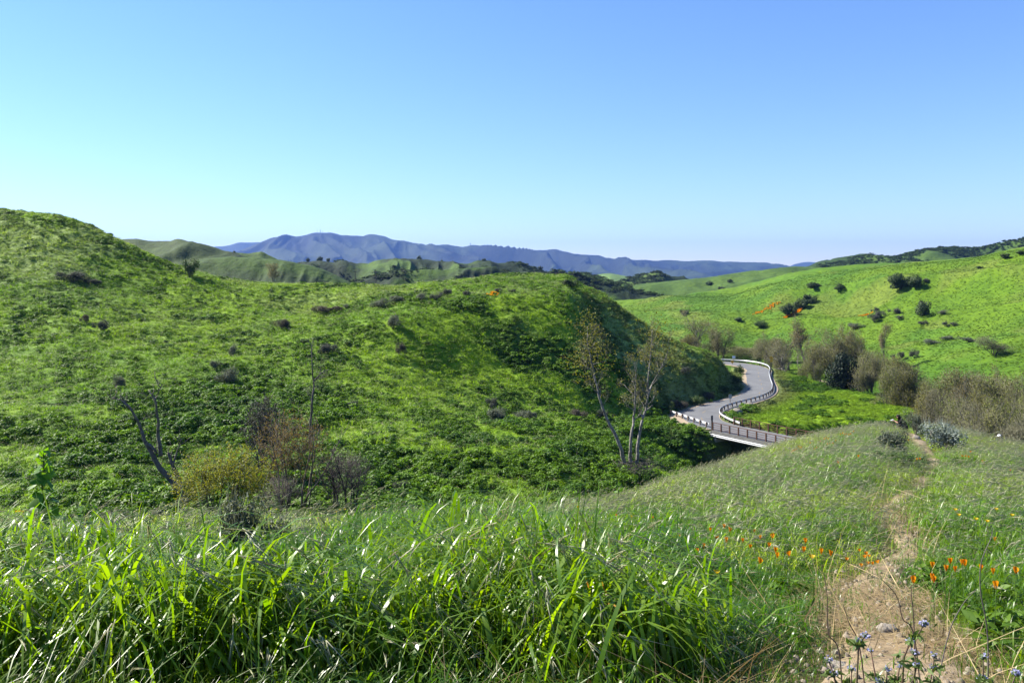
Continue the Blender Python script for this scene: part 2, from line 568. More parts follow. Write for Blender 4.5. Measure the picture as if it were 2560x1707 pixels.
# ---- the slope across the stream, with the flat-topped spur
hill_cols = [
    (-1500, [(45, 1400), (60, 1230), (85, 1000), (115, 780), (145, 580), (180, 380), (240, 420)]),
    (-700, [(45, 1400), (60, 1230), (85, 1005), (115, 800), (145, 625), (178, 450), (240, 520)]),
    (-250, [(45, 1400), (60, 1228), (85, 1012), (115, 812), (145, 645), (176, 507), (240, 600)]),
    (0, [(45, 1400), (60, 1225), (85, 1020), (115, 820), (145, 660), (175, 526), (240, 640)]),
    (130, [(45, 1400), (60, 1225), (85, 1022), (115, 826), (145, 672), (174, 537), (240, 655)]),
    (300, [(45, 1400), (60, 1225), (85, 1030), (115, 848), (145, 717), (172, 603), (240, 700)]),
    (450, [(46, 1400), (62, 1225), (87, 1035), (115, 870), (145, 750), (170, 668), (240, 745)]),
    (600, [(47, 1390), (64, 1220), (88, 1040), (116, 890), (145, 778), (172, 703), (240, 765)]),
    (800, [(48, 1385), (66, 1210), (90, 1035), (115, 905), (142, 800), (178, 715), (250, 765)]),
    (980, [(50, 1370), (70, 1190), (98, 1020), (118, 910), (137, 786), (180, 722), (250, 790)]),
    (1150, [(52, 1360), (74, 1180), (106, 1020), (124, 935), (145, 760), (188, 708), (265, 770)]),
    (1300, [(55, 1340), (78, 1170), (114, 1025), (130, 930), (152, 738), (198, 689), (275, 790)]),
    (1415, [(58, 1330), (82, 1160), (119, 1030), (135, 920), (155, 728), (198, 691), (275, 830)]),
    (1440, [(59, 1328), (83, 1160), (120, 1033), (136.5, 916), (156, 744), (181, 709), (242, 850)]),
    (1470, [(61, 1323), (85, 1160), (122, 1040), (140, 912), (159.5, 779), (173, 721), (216, 885)]),
    (1500, [(62, 1320), (86, 1160), (124, 1045), (142, 908), (161, 803), (172, 731), (208, 900)]),
    (1555, [(64, 1315), (89, 1160), (127, 1048), (144, 928), (161, 832), (171, 772), (202, 930)]),
    (1620, [(68, 1310), (93, 1160), (131, 1050), (148, 942), (162, 862), (171, 816), (198, 945)]),
    (1690, [(72, 1300), (98, 1160), (136, 1052), (151, 970), (163, 888), (171, 853), (195, 965)]),
    (1780, [(80, 1280), (104, 1150), (140, 1062), (155.5, 1006), (165, 940), (175, 890), (196, 965)]),
    (1850, [(85, 1270), (108, 1160), (140, 1062), (160, 1000), (186, 958), (200, 935), (216, 935)]),
    (1910, [(85, 1270), (108, 1170), (140, 1064), (165, 1000), (190, 963), (212, 938), (225, 940)])]


def hill_relief(x, y, px, D):
    up = sstep(50, 75, y)
    r = (fbm(x * .035, y * .035, 3, 21) - .5) * 2.6 * up + (fbm(x * .16, y * .16, 3, 33) - .5) * 1.3 * up
    r += (fbm(x * .5, y * .5, 3, 41) - .5) * .5 * up
    top = sstep(0, 8, np.abs(y - D[5]))
    return r * (.35 + .65 * top)


HILL = Land(hill_cols, hill_relief, carve)

# ---- the green terrace beside the road
terr_cols = [
    (1828, [(112, None, -25.3), (135, None, -25.15), (160, None, -25.1), (190, None, -25.0), (215, None, -25.3), (235, None, -30)]),
    (1935, [(108, None, -25.3), (130, None, -25.0), (155, None, -24.9), (180, None, -24.8), (203, None, -24.7), (226, None, -30)]),
    (2050, [(104, None, -25.3), (118, None, -25.0), (136, None, -24.8), (155, None, -24.7), (179, None, -24.6), (203, None, -30)]),
    (2200, [(98, None, -25.6), (112, None, -25.2), (125, None, -25.0), (138, None, -24.8), (156, None, -24.6), (180, None, -30)]),
    (2275, [(94, None, -25.8), (106, None, -25.3), (117, None, -25.0), (128, None, -24.8), (144, None, -24.6), (168, None, -30)]),
    (2400, [(85, None, -26), (92, None, -26), (98, None, -26), (105, None, -26.3), (115, None, -27), (135, None, -30)]),
    (2800, [(75, None, -27), (79, None, -27), (83, None, -27.5), (88, None, -28), (93, None, -28.5), (105, None, -30)])]


def terr_relief(x, y, px, D):
    return (fbm(x * .09, y * .09, 3, 61) - .5) * 1.3 + (fbm(x * .4, y * .4, 3, 65) - .5) * .4


TERR = Land(terr_cols, terr_relief, carve)

# ---- the long bright hill on the right
right_cols = [
    (1250, [(225, 955), (290, 885), (350, 835), (430, 790), (500, 765), (600, 790)]),
    (1560, [(220, 952), (270, 897), (330, 842), (400, 797), (470, 764), (580, 790)]),
    (1700, [(215, 957), (255, 907), (310, 847), (370, 795), (440, 748), (545, 775)]),
    (1820, [(205, 970), (245, 917), (290, 854), (345, 797), (415, 743), (520, 770)]),
    (1885, [(198, 980), (236, 930), (283, 862), (335, 800), (404, 724), (510, 760)]),
    (1950, [(190, 990), (225, 942), (270, 870), (320, 800), (390, 710), (500, 745)]),
    (2100, [(170, 1027), (205, 962), (250, 876), (300, 792), (375, 691), (485, 725)]),
    (2250, [(150, 1072), (180, 992), (225, 890), (275, 795), (345, 672), (455, 705)]),
    (2400, [(125, 1147), (152, 1052), (205, 898), (255, 795), (328, 659), (435, 695)]),
    (2560, [(100, 1262), (125, 1147), (172, 962), (235, 795), (315, 634), (425, 670)]),
    (2800, [(85, 1352), (110, 1182), (160, 932), (220, 785), (300, 612), (410, 650)]),
    (3400, [(75, 1452), (100, 1232), (150, 950), (205, 780), (280, 590), (400, 640)])]


def right_relief(x, y, px, D):
    w = sstep(0, 60, y - D[1])
    top = .45 + .55 * sstep(0, 25, np.abs(y - D[4]))
    s = (x * .62 + y * .42)
    r = (ridged(s * .018 + 2.2, (x * -.5 + y * .8) * .006, 2, 71) - .55) * 15.0 * w * top
    return r + (fbm(x * .06, y * .06, 3, 77) - .5) * 2.2 * w * top + (fbm(x * .3, y * .3, 3, 79) - .5) * .6


RIGHT = Land(right_cols, right_relief)


# ---- hills behind, given by their crest lines
def ridge_land(sky, dc, df, db, zf, amp, freq, seed, zb=None, shape=(.42, .62), d_tilt=0.0, flute=None):
    cols = []
    x0, x1 = sky[0][0], sky[-1][0]
    for px, py in sky:
        k = (px - x0) / (x1 - x0)
        D = dc + d_tilt * k; f0 = df + d_tilt * k; b0 = db + d_tilt * k
        zc = (HY - py) / F * D
        m = f0 + (D - f0) * shape[0]
        cols.append((px, [(f0, None, zf), (m, None, zf + (zc - zf) * shape[0] * .95), (f0 + (D - f0) * shape[1] , None, zf + (zc - zf) * (shape[1] + .06)), (D, None, zc), (D + (b0 - D) * .45, None, zc - (zc - zf) * .42), (b0, None, (zb if zb is not None else zf))]))

    def rel(x, y, px, Dk):
        t = np.clip((y - Dk[0]) / (Dk[3] - Dk[0]), 0, 2)
        bell = sstep(0, .35, t) * (1 - sstep(.80, 1.0, t)) + sstep(1, 1.3, t) * (1 - sstep(1.5, 1.9, t))
        cr = amp * .10 * (fbm(x * freq * 5, y * freq * 5, 3, seed + 5) - .5)
        a = x * freq + (fbm(x * freq * .6, y * freq * .6, 2, seed + 9) - .5) * 1.6
        fl = ridged(a * (flute or 1.0) + y * freq * .25, y * freq * .35, 4, seed)
        return (fl - .78) * amp * bell + cr
    return Land(cols, rel)
# ------------------------------------------------------------------ colours of the growth
C_YEL = np.array([.124, .214, .006]); C_MID = np.array([.086, .168, .006]); C_DRK = np.array([.046, .112, .009])
C_PALE = np.array([.150, .205, .066]); C_OLIVE = np.array([.120, .135, .030]); C_SOIL = np.array([.17, .12, .07])


def lerp(a, b, t):
    t = np.asarray(t)[..., None]
    return a * (1 - t) + b * t


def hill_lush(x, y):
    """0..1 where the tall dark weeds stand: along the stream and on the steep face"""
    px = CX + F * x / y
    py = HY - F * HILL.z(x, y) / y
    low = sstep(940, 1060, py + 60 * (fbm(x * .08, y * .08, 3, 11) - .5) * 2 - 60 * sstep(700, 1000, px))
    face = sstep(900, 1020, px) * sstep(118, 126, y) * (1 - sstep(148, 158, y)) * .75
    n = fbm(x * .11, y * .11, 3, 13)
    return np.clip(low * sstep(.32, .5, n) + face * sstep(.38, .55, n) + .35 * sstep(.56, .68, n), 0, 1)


def hill_colour(x, y, z):
    n = fbm(x * .05, y * .05, 4, 3)
    c = lerp(C_MID, C_YEL, sstep(.35, .6, n))
    L = hill_lush(x, y)
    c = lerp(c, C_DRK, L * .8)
    px = CX + F * x / y
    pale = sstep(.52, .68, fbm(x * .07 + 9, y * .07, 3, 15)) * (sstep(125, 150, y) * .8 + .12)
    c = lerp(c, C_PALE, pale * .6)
    rib = sstep(1440, 1540, px) * (1 - sstep(1720, 1790, px)) * sstep(141, 150, y) * (1 - sstep(166, 172, y))
    c = lerp(c, C_PALE * 1.25, rib * .8)  # pale grass on the spur flank, lightened further in place of grazing sun
    dr, ir = near_path(np.asarray(x), np.asarray(y), ROAD[::3])
    c = lerp(c, np.array([.085, .095, .035]), (1 - sstep(6, 16, dr)) * .6)
    dc, ic = near_path(np.asarray(x), np.asarray(y), CREEK[::2])
    c = lerp(c, np.array([.10, .08, .045]), (1 - sstep(3, 9, dc)) * sstep(24, 34, x) * .85)
    return c


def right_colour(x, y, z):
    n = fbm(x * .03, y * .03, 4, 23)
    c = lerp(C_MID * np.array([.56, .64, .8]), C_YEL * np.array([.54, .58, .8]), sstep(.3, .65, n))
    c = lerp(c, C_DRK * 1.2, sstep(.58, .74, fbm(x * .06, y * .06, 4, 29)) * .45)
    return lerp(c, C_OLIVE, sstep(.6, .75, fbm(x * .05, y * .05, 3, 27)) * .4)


def terr_colour(x, y, z):
    n = fbm(x * .08, y * .08, 4, 43)
    c = lerp(C_MID, C_YEL, sstep(.35, .6, n))
    dr, ir = near_path(np.asarray(x), np.asarray(y), ROAD[::3])
    return lerp(c, np.array([.10, .105, .045]), (1 - sstep(4.5, 9, dr)) * .75)


def knoll_colour(x, y, z):
    n = fbm(x * 1.3, y * 1.3, 4, 53)
    return lerp(np.array([.070, .060, .024]), np.array([.115, .090, .045]), sstep(.4, .65, n))


def hills_colour(green, dark, f, seed, thr=(.5, .62)):
    g, d = np.array(green), np.array(dark)

    def fn(x, y, z):
        n = fbm(x * f, y * f, 5, seed)
        c = lerp(g, d, sstep(thr[0], thr[1], n))
        return c * (.8 + .4 * fbm(x * f * 4, y * f * 4, 3, seed + 3))[:, None]
    return fn


M_HILL = mat_terrain('meadow_slope', .35, 2.2, bump=.8, bdist=.25, dark=(.8, .84, .75))
M_RIGHT = mat_terrain('grassy_hill', .06, .5, bump=.6, bdist=.3, dark=(.82, .86, .8), light=(1.15, 1.1, .95))
M_TERR = mat_terrain('grassy_terrace', .3, 1.8, bump=.8, bdist=.3)
M_KNOLL = mat_terrain('knoll_soil', 1.5, 9, bump=.8, bdist=.05)
M_BACK = mat_terrain('back_hills', .03, .25, bump=.8, bdist=1.5, dark=(.7, .75, .7), light=(1.2, 1.15, 1))
M_FAR = mat_terrain('mountain_scrub', .004, .03, bump=.6, bdist=12, dark=(.75, .8, .8), light=(1.2, 1.15, 1))

KNOLL.build('ground', M_KNOLL, 420, 260, knoll_colour, 'near grassy knoll falling away to the stream, with the dirt trail on it', 'ground', -1500, 3800)
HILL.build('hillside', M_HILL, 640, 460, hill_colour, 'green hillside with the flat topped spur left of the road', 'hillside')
TERR.build('terrace', M_TERR, 200, 160, terr_colour, 'level green meadow between the road guardrail and the creek trees', 'meadow')
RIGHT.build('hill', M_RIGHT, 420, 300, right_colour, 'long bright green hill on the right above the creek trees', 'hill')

# flat country under everything, out to the foot of the mountains
th = np.linspace(0, 2 * math.pi, 97)[:-1]
rr = np.array([0, 60, 150, 300, 600, 1200, 2400, 4800, 13500])
Vg = [(0, 0, -35)]
for r in rr[1:]:
    for a in th: Vg.append((r * math.cos(a), r * math.sin(a), -35 - 12 * min(1, r / 3000)))
Tg = [(0, 1 + i, 1 + (i + 1) % 96) for i in range(96)]
Qg = [(1 + k * 96 + i, 1 + (k + 1) * 96 + i, 1 + (k + 1) * 96 + (i + 1) % 96, 1 + k * 96 + (i + 1) % 96) for k in range(len(rr) - 2) for i in range(96)]
Vg = np.array(Vg)
o = mesh_obj('valley_floor', Vg, [np.array(Qg), np.array(Tg)], M_BACK, attrs={'col': np.tile([.07, .12, .02], (len(Vg), 1))})
tag(o, 'flat green valley floor seen between the distant hills', 'valley floor', kind='structure')

G1, D1 = (.042, .080, .009), (.011, .024, .007)
BACK = {}


def back(key, name, sky, args, colour, mat, nu, nv, label, ext=(0, 0)):
    L = ridge_land(sky, **args)
    L.build(name, mat, nu, nv, colour, label, 'hill' if name != 'mountains' else 'mountain')
    BACK[key] = L
    return L


back('bl1', 'hills', [(-300, 640), (100, 618), (314, 598), (340, 599), (395, 605), (425, 604), (446, 599), (475, 604), (519, 612), (559, 627), (600, 640), (660, 668), (740, 700), (860, 740)],
     dict(dc=520, df=330, db=680, zf=-32, amp=26, freq=.013, seed=101), hills_colour((.024, .046, .005), (.013, .028, .004), .02, 5, (.5, .7)), M_BACK, 240, 90, 'grassy hill with a dark hump rising behind the left slope')
back('bl2', 'hills', [(430, 690), (500, 655), (578, 630), (600, 632), (622, 634), (640, 631), (652, 629), (668, 636), (690, 646), (730, 668), (800, 700)],
     dict(dc=640, df=520, db=760, zf=-34, amp=8, freq=.016, seed=103), hills_colour(G1, D1, .02, 7, (.45, .6)), M_BACK, 140, 70, 'small dark peaked hill in front of the left end of the mountain')
back('bl3', 'hills', [(330, 730), (400, 690), (486, 651), (530, 645), (578, 642), (622, 643), (650, 645), (695, 649), (750, 658), (804, 673), (860, 698), (940, 735)],
     dict(dc=400, df=300, db=470, zf=-33, amp=9, freq=.022, seed=107), hills_colour((.030, .062, .006), (.014, .032, .005), .03, 9, (.45, .65)), M_BACK, 220, 100, 'rounded green hill with steep dark gullies behind the left slope')
back('bc1', 'hills', [(690, 690), (752, 653), (796, 650), (833, 656), (854, 650), (875, 655), (891, 661), (918, 662), (935, 656), (949, 652), (993, 649), (1044, 650), (1078, 653), (1129, 659), (1167, 659),
                      (1197, 650), (1221, 652), (1248, 658), (1301, 661), (1348, 676), (1400, 681), (1451, 682), (1495, 694), (1553, 706), (1586, 722), (1640, 745)],
     dict(dc=760, df=520, db=900, zf=-35, amp=52, freq=.010, seed=109), hills_colour(G1, D1, .012, 11, (.47, .58)), M_BACK, 420, 110, 'line of low dark wooded ridges in front of the mountain')
back('bc2', 'hills', [(820, 735), (880, 705), (940, 690), (990, 679), (1044, 675), (1098, 673), (1180, 671), (1228, 668), (1248, 675), (1279, 687), (1340, 705), (1400, 735)],
     dict(dc=520, df=400, db=600, zf=-33, amp=36, freq=.018, seed=113), hills_colour(G1, D1, .022, 13, (.5, .62)), M_BACK, 240, 90, 'broken green hill with dark gullies just behind the plateau')
back('bc3', 'hills', [(1330, 735), (1372, 686), (1400, 682), (1440, 690), (1476, 700), (1500, 705), (1553, 722), (1620, 738), (1700, 752), (1780, 770)],
     dict(dc=600, df=420, db=680, zf=-34, amp=44, freq=.014, seed=117), hills_colour(G1, D1, .018, 15, (.48, .6)), M_BACK, 220, 100, 'dark gullied spur descending right behind the plateau end')
back('r3', 'hills', [(1540, 745), (1580, 715), (1640, 706), (1700, 701), (1773, 694), (1830, 684), (1883, 676), (1950, 670), (2014, 666), (2090, 672), (2200, 690), (2300, 720)],
     dict(dc=760, df=520, db=900, zf=-35, amp=30, freq=.009, seed=119), hills_colour((.052, .095, .013), (.034, .068, .010), .012, 17, (.5, .7)), M_BACK, 260, 100, 'smooth pale green hill beyond the valley bend')
back('r4', 'hills', [(1510, 740), (1560, 706), (1610, 692), (1652, 686), (1680, 694), (1720, 702), (1780, 720), (1850, 745)],
     dict(dc=980, df=820, db=1080, zf=-36, amp=60, freq=.011, seed=127), hills_colour((.048, .082, .015), D1, .016, 19, (.42, .55)), M_BACK, 160, 80, 'scrubby hill dotted with dark bushes at the head of the valley')
back('r2', 'hills', [(1880, 705), (1960, 680), (2014, 666), (2066, 649), (2110, 644), (2157, 637), (2200, 640), (2230, 640), (2280, 632), (2322, 624), (2376, 619), (2450, 626), (2504, 615), (2560, 604), (2700, 590), (3000, 575)],
     dict(dc=1100, df=700, db=1350, zf=-36, amp=85, freq=.006, seed=131), hills_colour((.044, .082, .012), (.022, .045, .010), .006, 21, (.36, .5)), M_BACK, 300, 120, 'high hill with dark oak woods on the right skyline')
back('m0', 'hills', [(1380, 720), (1430, 695), (1480, 688), (1520, 684), (1560, 690), (1620, 702), (1700, 720)],
     dict(dc=2200, df=1700, db=2500, zf=-45, amp=30, freq=.003, seed=137), hills_colour((.08, .135, .03), (.045, .085, .02), .004, 23, (.5, .7)), M_FAR, 140, 60, 'pale green low hills at the foot of the mountain')
back('m1', 'mountains', [(420, 735), (500, 670), (582, 632), (620, 619), (656, 606), (690, 593), (707, 590), (731, 593), (765, 589), (789, 583), (823, 583), (860, 590), (901, 591), (929, 587), (956, 591), (993, 603), (1017, 604), (1058, 613), (1119, 614),
                         (1156, 620), (1180, 615), (1214, 616), (1300, 623), (1385, 628), (1403, 634), (1440, 636), (1495, 640), (1520, 648), (1539, 654), (1564, 648), (1585, 651), (1604, 652), (1660, 651), (1700, 652), (1773, 650), (1810, 655), (1857, 656), (1900, 657), (1930, 662), (1963, 669), (2050, 690), (2200, 720)],
     dict(dc=9000, df=5800, db=11500, zf=-60, amp=380, freq=.0011, seed=139, flute=1.5), hills_colour((.024, .038, .011), (.009, .016, .007), .0009, 25, (.4, .6)), M_FAR, 640, 170, 'long blue hazy mountain range on the horizon')
back('m2', 'mountains', [(380, 690), (470, 640), (534, 617), (568, 614), (602, 606), (628, 607), (653, 606), (720, 612), (1000, 640), (1400, 665), (1800, 668), (1963, 668), (1990, 660), (2022, 655), (2060, 657), (2120, 665), (2300, 690)],
     dict(dc=12500, df=11000, db=13400, zf=-60, amp=200, freq=.0007, seed=141), hills_colour((.03, .045, .02), (.02, .035, .016), .001, 27, (.4, .6)), M_FAR, 260, 60, 'faint farthest ridge behind the mountain range')

# ------------------------------------------------------------------ air
HAZE_DENS, HAZE_COL = .62e-4, (.13, .25, .66)
m, nt_, out = new_mat('haze_air')
pv = nt_.nodes.new('ShaderNodeVolumePrincipled')
pv.inputs['Color'].default_value = (*HAZE_COL, 1); pv.inputs['Density'].default_value = HAZE_DENS
pv.inputs['Anisotropy'].default_value = .15
lk(nt_, pv.outputs[0], out.inputs['Volume'])
mb = MB(); mb.box((0, 0, 270), (14000, 0, 0), (0, 14000, 0), (0, 0, 335))
hz = mb.build('haze', m, smooth=False)
tag(hz, 'thin blue haze between the valley and the mountains', 'haze', kind='stuff')
# ------------------------------------------------------------------ road, bridge, guardrails, signs
def sweep(mb, P, prof, closed=True, m=0, cap=True):
    """sweep a profile (sideways, up) along a path; sideways is to the right of travel"""
    P = np.asarray(P, float); prof = np.asarray(prof, float)
    t = np.gradient(P[:, :2], axis=0); t /= np.linalg.norm(t, axis=1)[:, None]
    nrm = np.stack([t[:, 1], -t[:, 0]], 1)
    n, k = len(P), len(prof)
    V = np.empty((n, k, 3))
    V[:, :, :2] = P[:, None, :2] + nrm[:, None, :] * prof[None, :, :1]
    V[:, :, 2] = P[:, 2:3] + prof[None, :, 1]
    i = np.arange(n - 1)[:, None] * k
    kk = k if closed else k - 1
    j = np.arange(kk)[None, :]; j2 = (j + 1) % k
    Q = np.stack([i + j, i + k + j, i + k + j2, i + j2], -1).reshape(-1, 4)
    T = None
    if closed and cap:
        T = [(0, a + 1, a) for a in range(1, k - 1)]
        T = [(0, a, a + 1) for a in range(1, k - 1)] + [((n - 1) * k, (n - 1) * k + a + 1, (n - 1) * k + a) for a in range(1, k - 1)]
    mb.add(V.reshape(-1, 3), Q, T, .5, m)


def with_z(P, z): return np.concatenate([np.asarray(P, float)[:, :2], np.full((len(P), 1), z)], 1)


M_ASPH, nta, outa = new_mat('worn_asphalt')
pa = nta.nodes.new('ShaderNodeBsdfPrincipled')
ca = ramp(nta, noise(nta, .35, 6, .6), [(.35, (.100, .103, .108)), (.65, (.134, .137, .142))])
ca = mixcol(nta, 1, ca, ramp(nta, noise(nta, 14, 5), [(.35, .8), (.65, 1.1)]), 'MULTIPLY')
ca = mixcol(nta, ramp(nta, noise(nta, 1.1, 6, .7), [(.66, 0.0), (.70, .5)]), ca, (.05, .048, .045))
lk(nta, ca, pa.inputs['Base Color']); pa.inputs['Roughness'].default_value = .85; pa.inputs['Specular IOR Level'].default_value = .25
lk(nta, pa.outputs[0], outa.inputs[0])
M_SAND = mat_plain('sandy_verge', (.23, .18, .125), (.30, .245, .175), 1.2, .9, .1, .4)
M_PAINT = mat_plain('worn_yellow_line', (.24, .165, .07), (.15, .125, .09), 3, .8, .2)
M_RAIL = mat_plain('galvanised_steel', (.42, .44, .46), (.52, .54, .56), 2, .38, .5, metal=.25)
M_POST = mat_plain('weathered_timber_post', (.10, .075, .055), (.16, .125, .10), 6, .85, .2, .3)
M_RUST = mat_plain('rust_brown_steel', (.062, .030, .018), (.098, .046, .028), 5, .75, .3, .2)
M_CONC = mat_plain('concrete', (.26, .26, .255), (.33, .325, .31), 1.5, .9, .2, .3)
M_CONCD = mat_plain('dark_deck_concrete', (.10, .10, .098), (.15, .148, .14), 1.5, .9, .2, .3)  # darker concrete for the deck than for the abutments
M_PIPE = mat_plain('white_painted_pipe', (.58,.60,.62), (.50,.52,.54), 3, .4, .4)
M_DARKST = mat_plain('dark_steel', (.05, .05, .055), (.08, .075, .07), 4, .6, .4)
M_SIGNB = mat_plain('sign_back_aluminium', (.28, .28, .30), (.34, .34, .36), 3, .5, .5, metal=.3)
M_SIGNW = mat_plain('sign_face_pale', (.62, .68, .80), (.66, .72, .82), 3, .5, .4)
M_SIGNY = mat_plain('sign_face_amber', (.62, .33, .015), (.68, .37, .02), 3, .5, .4)
M_SIGNK = mat_plain('sign_black', (.02, .02, .02), None, 3, .5, .4)

# pavement, with a ragged sandy verge under it
on = [i for i in range(len(ROAD))]
mb = MB()
hw_l = np.array([3.0 + .25 * (vnoise(i * .11, 3, 5) - .5) for i in on]); hw_r = np.array([3.1 + .12 * (vnoise(i * .2, 9, 6) - .5) for i in on])
tt = np.gradient(ROAD[:, :2], axis=0); tt /= np.linalg.norm(tt, axis=1)[:, None]
nr = np.stack([tt[:, 1], -tt[:, 0]], 1)


def strip(name, l, r, z, mat, k=8):
    # travel runs from the bridge to the bend: +side is the right hand side of the photograph
    s = np.linspace(0, 1, k)
    off = -l[:, None] * (1 - s)[None, :] + r[:, None] * s[None, :]
    V = np.empty((len(ROAD), k, 3)); V[:, :, :2] = ROAD[:, None, :2] + nr[:, None, :] * off[:, :, None]; V[:, :, 2] = z
    i = np.arange(len(ROAD) - 1)[:, None] * k; j = np.arange(k - 1)[None, :]
    Q = np.stack([i + j, i + j + 1, i + k + j + 1, i + k + j], -1).reshape(-1, 4)
    return mesh_obj(name, V.reshape(-1, 3), Q, mat)


rd = strip('road', hw_l, hw_r, ROAD_Z, M_ASPH)
tag(rd, 'narrow grey asphalt road winding from the bridge round the spur', 'road', kind='structure')
al = (ROAD[:, 0] - BR_A[0]) * BR_DIR[0] + (ROAD[:, 1] - BR_A[1]) * BR_DIR[1]
bend = np.exp(-((ROAD[:, 0] - 32.5) ** 2 + (ROAD[:, 1] - 136) ** 2) / 40.0)
vl = np.where(al < -.5, 3.9 + 1.7 * bend + .5 * np.array([vnoise(i * .25, 1, 2) for i in on]), 3.05)
vr = np.where(al < -.5, 3.3, 3.05)
vg = strip('road_verge', vl, vr, ROAD_Z - .02, M_SAND)
tag(vg, 'pale sandy verge along the edges of the road', 'verge', kind='structure')
# broken yellow centre line, each worn dash a thin sheet in one marking
mb = MB()
for i0 in range(22, len(ROAD) - 8, 9):
    if al[i0] > -2: continue
    for i in range(i0, i0 + 3):
        a, b = ROAD[i], ROAD[i + 1]
        na, nb = nr[i] * .07, nr[i + 1] * .07
        mb.add([(a[0] - na[0], a[1] - na[1], ROAD_Z + .005), (a[0] + na[0], a[1] + na[1], ROAD_Z + .005), (b[0] + nb[0], b[1] + nb[1], ROAD_Z + .005), (b[0] - nb[0], b[1] - nb[1], ROAD_Z + .005)], [(0, 1, 2, 3)])
tag(mb.build('road_marking', M_PAINT, smooth=False), 'faded broken yellow line down the middle of the road', 'road marking', kind='structure')


# ---- bridge
def BP(s, t, z): return np.array([BR_A[0] + BR_DIR[0] * s + BR_N[0] * t, BR_A[1] + BR_DIR[1] * s + BR_N[1] * t, z])
def BV(s, t, z=0): return np.array([BR_DIR[0] * s + BR_N[0] * t, BR_DIR[1] * s + BR_N[1] * t, z])


BL = 22.0
bridge = empty('bridge', BP(0, 0, ROAD_Z))
tag(bridge, 'small road bridge with rust brown railings over the creek', 'bridge')


def bpart(mb, name, mat, parent=bridge, smooth=False):
    o = mb.build(name, mat, parent, smooth)
    o.matrix_parent_inverse = bridge.matrix_world.inverted() if parent is bridge else Matrix()
    return o


def at_root(o, root):
    """geometry was written in world metres: bring it into the frame of its thing"""
    for v in (root.location,):
        o.data.transform(Matrix.Translation(-Vector(v)))
    o.matrix_parent_inverse = Matrix()
    return o


def part(mb, name, mat, parent, root, smooth=False):
    return at_root(mb.build(name, mat, parent, smooth), root)


mb = MB(); mb.box(BP(BL / 2, 0, ROAD_Z - .25), BV(BL / 2, 0), BV(0, 3.45), (0, 0, .23)); part(mb, 'deck', M_CONCD, bridge, bridge)
mb = MB()
for t in (-2.9, -1, 1, 2.9): mb.box(BP(BL / 2, t, ROAD_Z - .81), BV(BL / 2, 0), BV(0, .18), (0, 0, .32))
part(mb, 'girder', M_DARKST, bridge, bridge)
mb = MB()
mb.box(BP(.35, -.0, ROAD_Z - 2.7), BV(.5, 0), BV(0, 3.5), (0, 0, 2.0))
part(mb, 'abutment', M_CONC, bridge, bridge)
mb = MB(); mb.box(BP(BL - .4, 0, ROAD_Z - 2.7), BV(.5, 0), BV(0, 3.5), (0, 0, 2.0)); part(mb, 'abutment', M_CONC, bridge, bridge)
mb = MB()
wl = np.array([29.6, 128.0]); c0 = BP(-.1, -3.5, 0)[:2]
dv = (wl - c0) / np.linalg.norm(wl - c0); pn = np.array([dv[1], -dv[0]])
mid = (wl + c0) / 2
mb.box((mid[0], mid[1], ROAD_Z - .85), (*(wl - c0) / 2, 0), (*pn * .18, 0), (0, 0, .62))
part(mb, 'wing_wall', M_CONC, bridge, bridge)
for dz in (0, -.24):
    mb = MB()
    p = [np.array([29.7, 126.4, ROAD_Z - 1.28 + dz]), np.array([30.5, 126.2, ROAD_Z - .9 + dz]), BP(-.7, -3.68, ROAD_Z - .66 + dz), BP(.2, -3.68, ROAD_Z - .55 + dz)] + [BP(s, -3.68, ROAD_Z - .55 + dz) for s in (1, 4, 8, 12, 16, 20, 22)]
    mb.tube(smooth_path(p, .4), .075, 8)
    part(mb, 'pipe', M_PIPE, bridge, bridge, True)
for t, n0, n1 in ((-3.2, 0.0, 21.5), (3.2, -1.2, 21.5)):
    rl = MB()
    for z, hh in ((1.22, .05), (.82, .028), (.52, .028), (.22, .028)):
        rl.box(BP((n0 + n1) / 2, t + (.07 if z < 1 else 0), ROAD_Z + z), BV((n1 - n0) / 2, 0), BV(0, .035), (0, 0, hh))
    r = part(rl, 'railing', M_RUST, bridge, bridge)
    for i, s in enumerate(np.arange(n0, n1 + .1, 1.72)):
        pm = MB(); pm.box(BP(s, t, ROAD_Z + .6), BV(.075, 0), BV(0, .09), (0, 0, .62)); part(pm, 'post', M_RUST, r, bridge)
pm = MB(); pm.box(BP(-.16, -3.2, ROAD_Z + .9), BV(.07, 0), BV(0, .14), (0, 0, 1.0)); pm.box(BP(-.16, -3.2, ROAD_Z + 1.95), BV(.03, 0), BV(0, .22), (0, 0, .35))
o_ = part(pm, 'marker_post', M_DARKST, bridge, bridge); o_['label'] = 'dark marker post at the end of the near railing'

# ---- guardrails
W_BEAM = [(-.02, .43), (-.06, .47), (-.06, .52), (0, .57), (-.0, .60), (-.06, .65), (-.06, .70), (-.02, .75), (.02, .75), (-.015, .70), (-.015, .66), (.035, .60), (.035, .57), (-.015, .52), (-.015, .47), (.02, .43)]


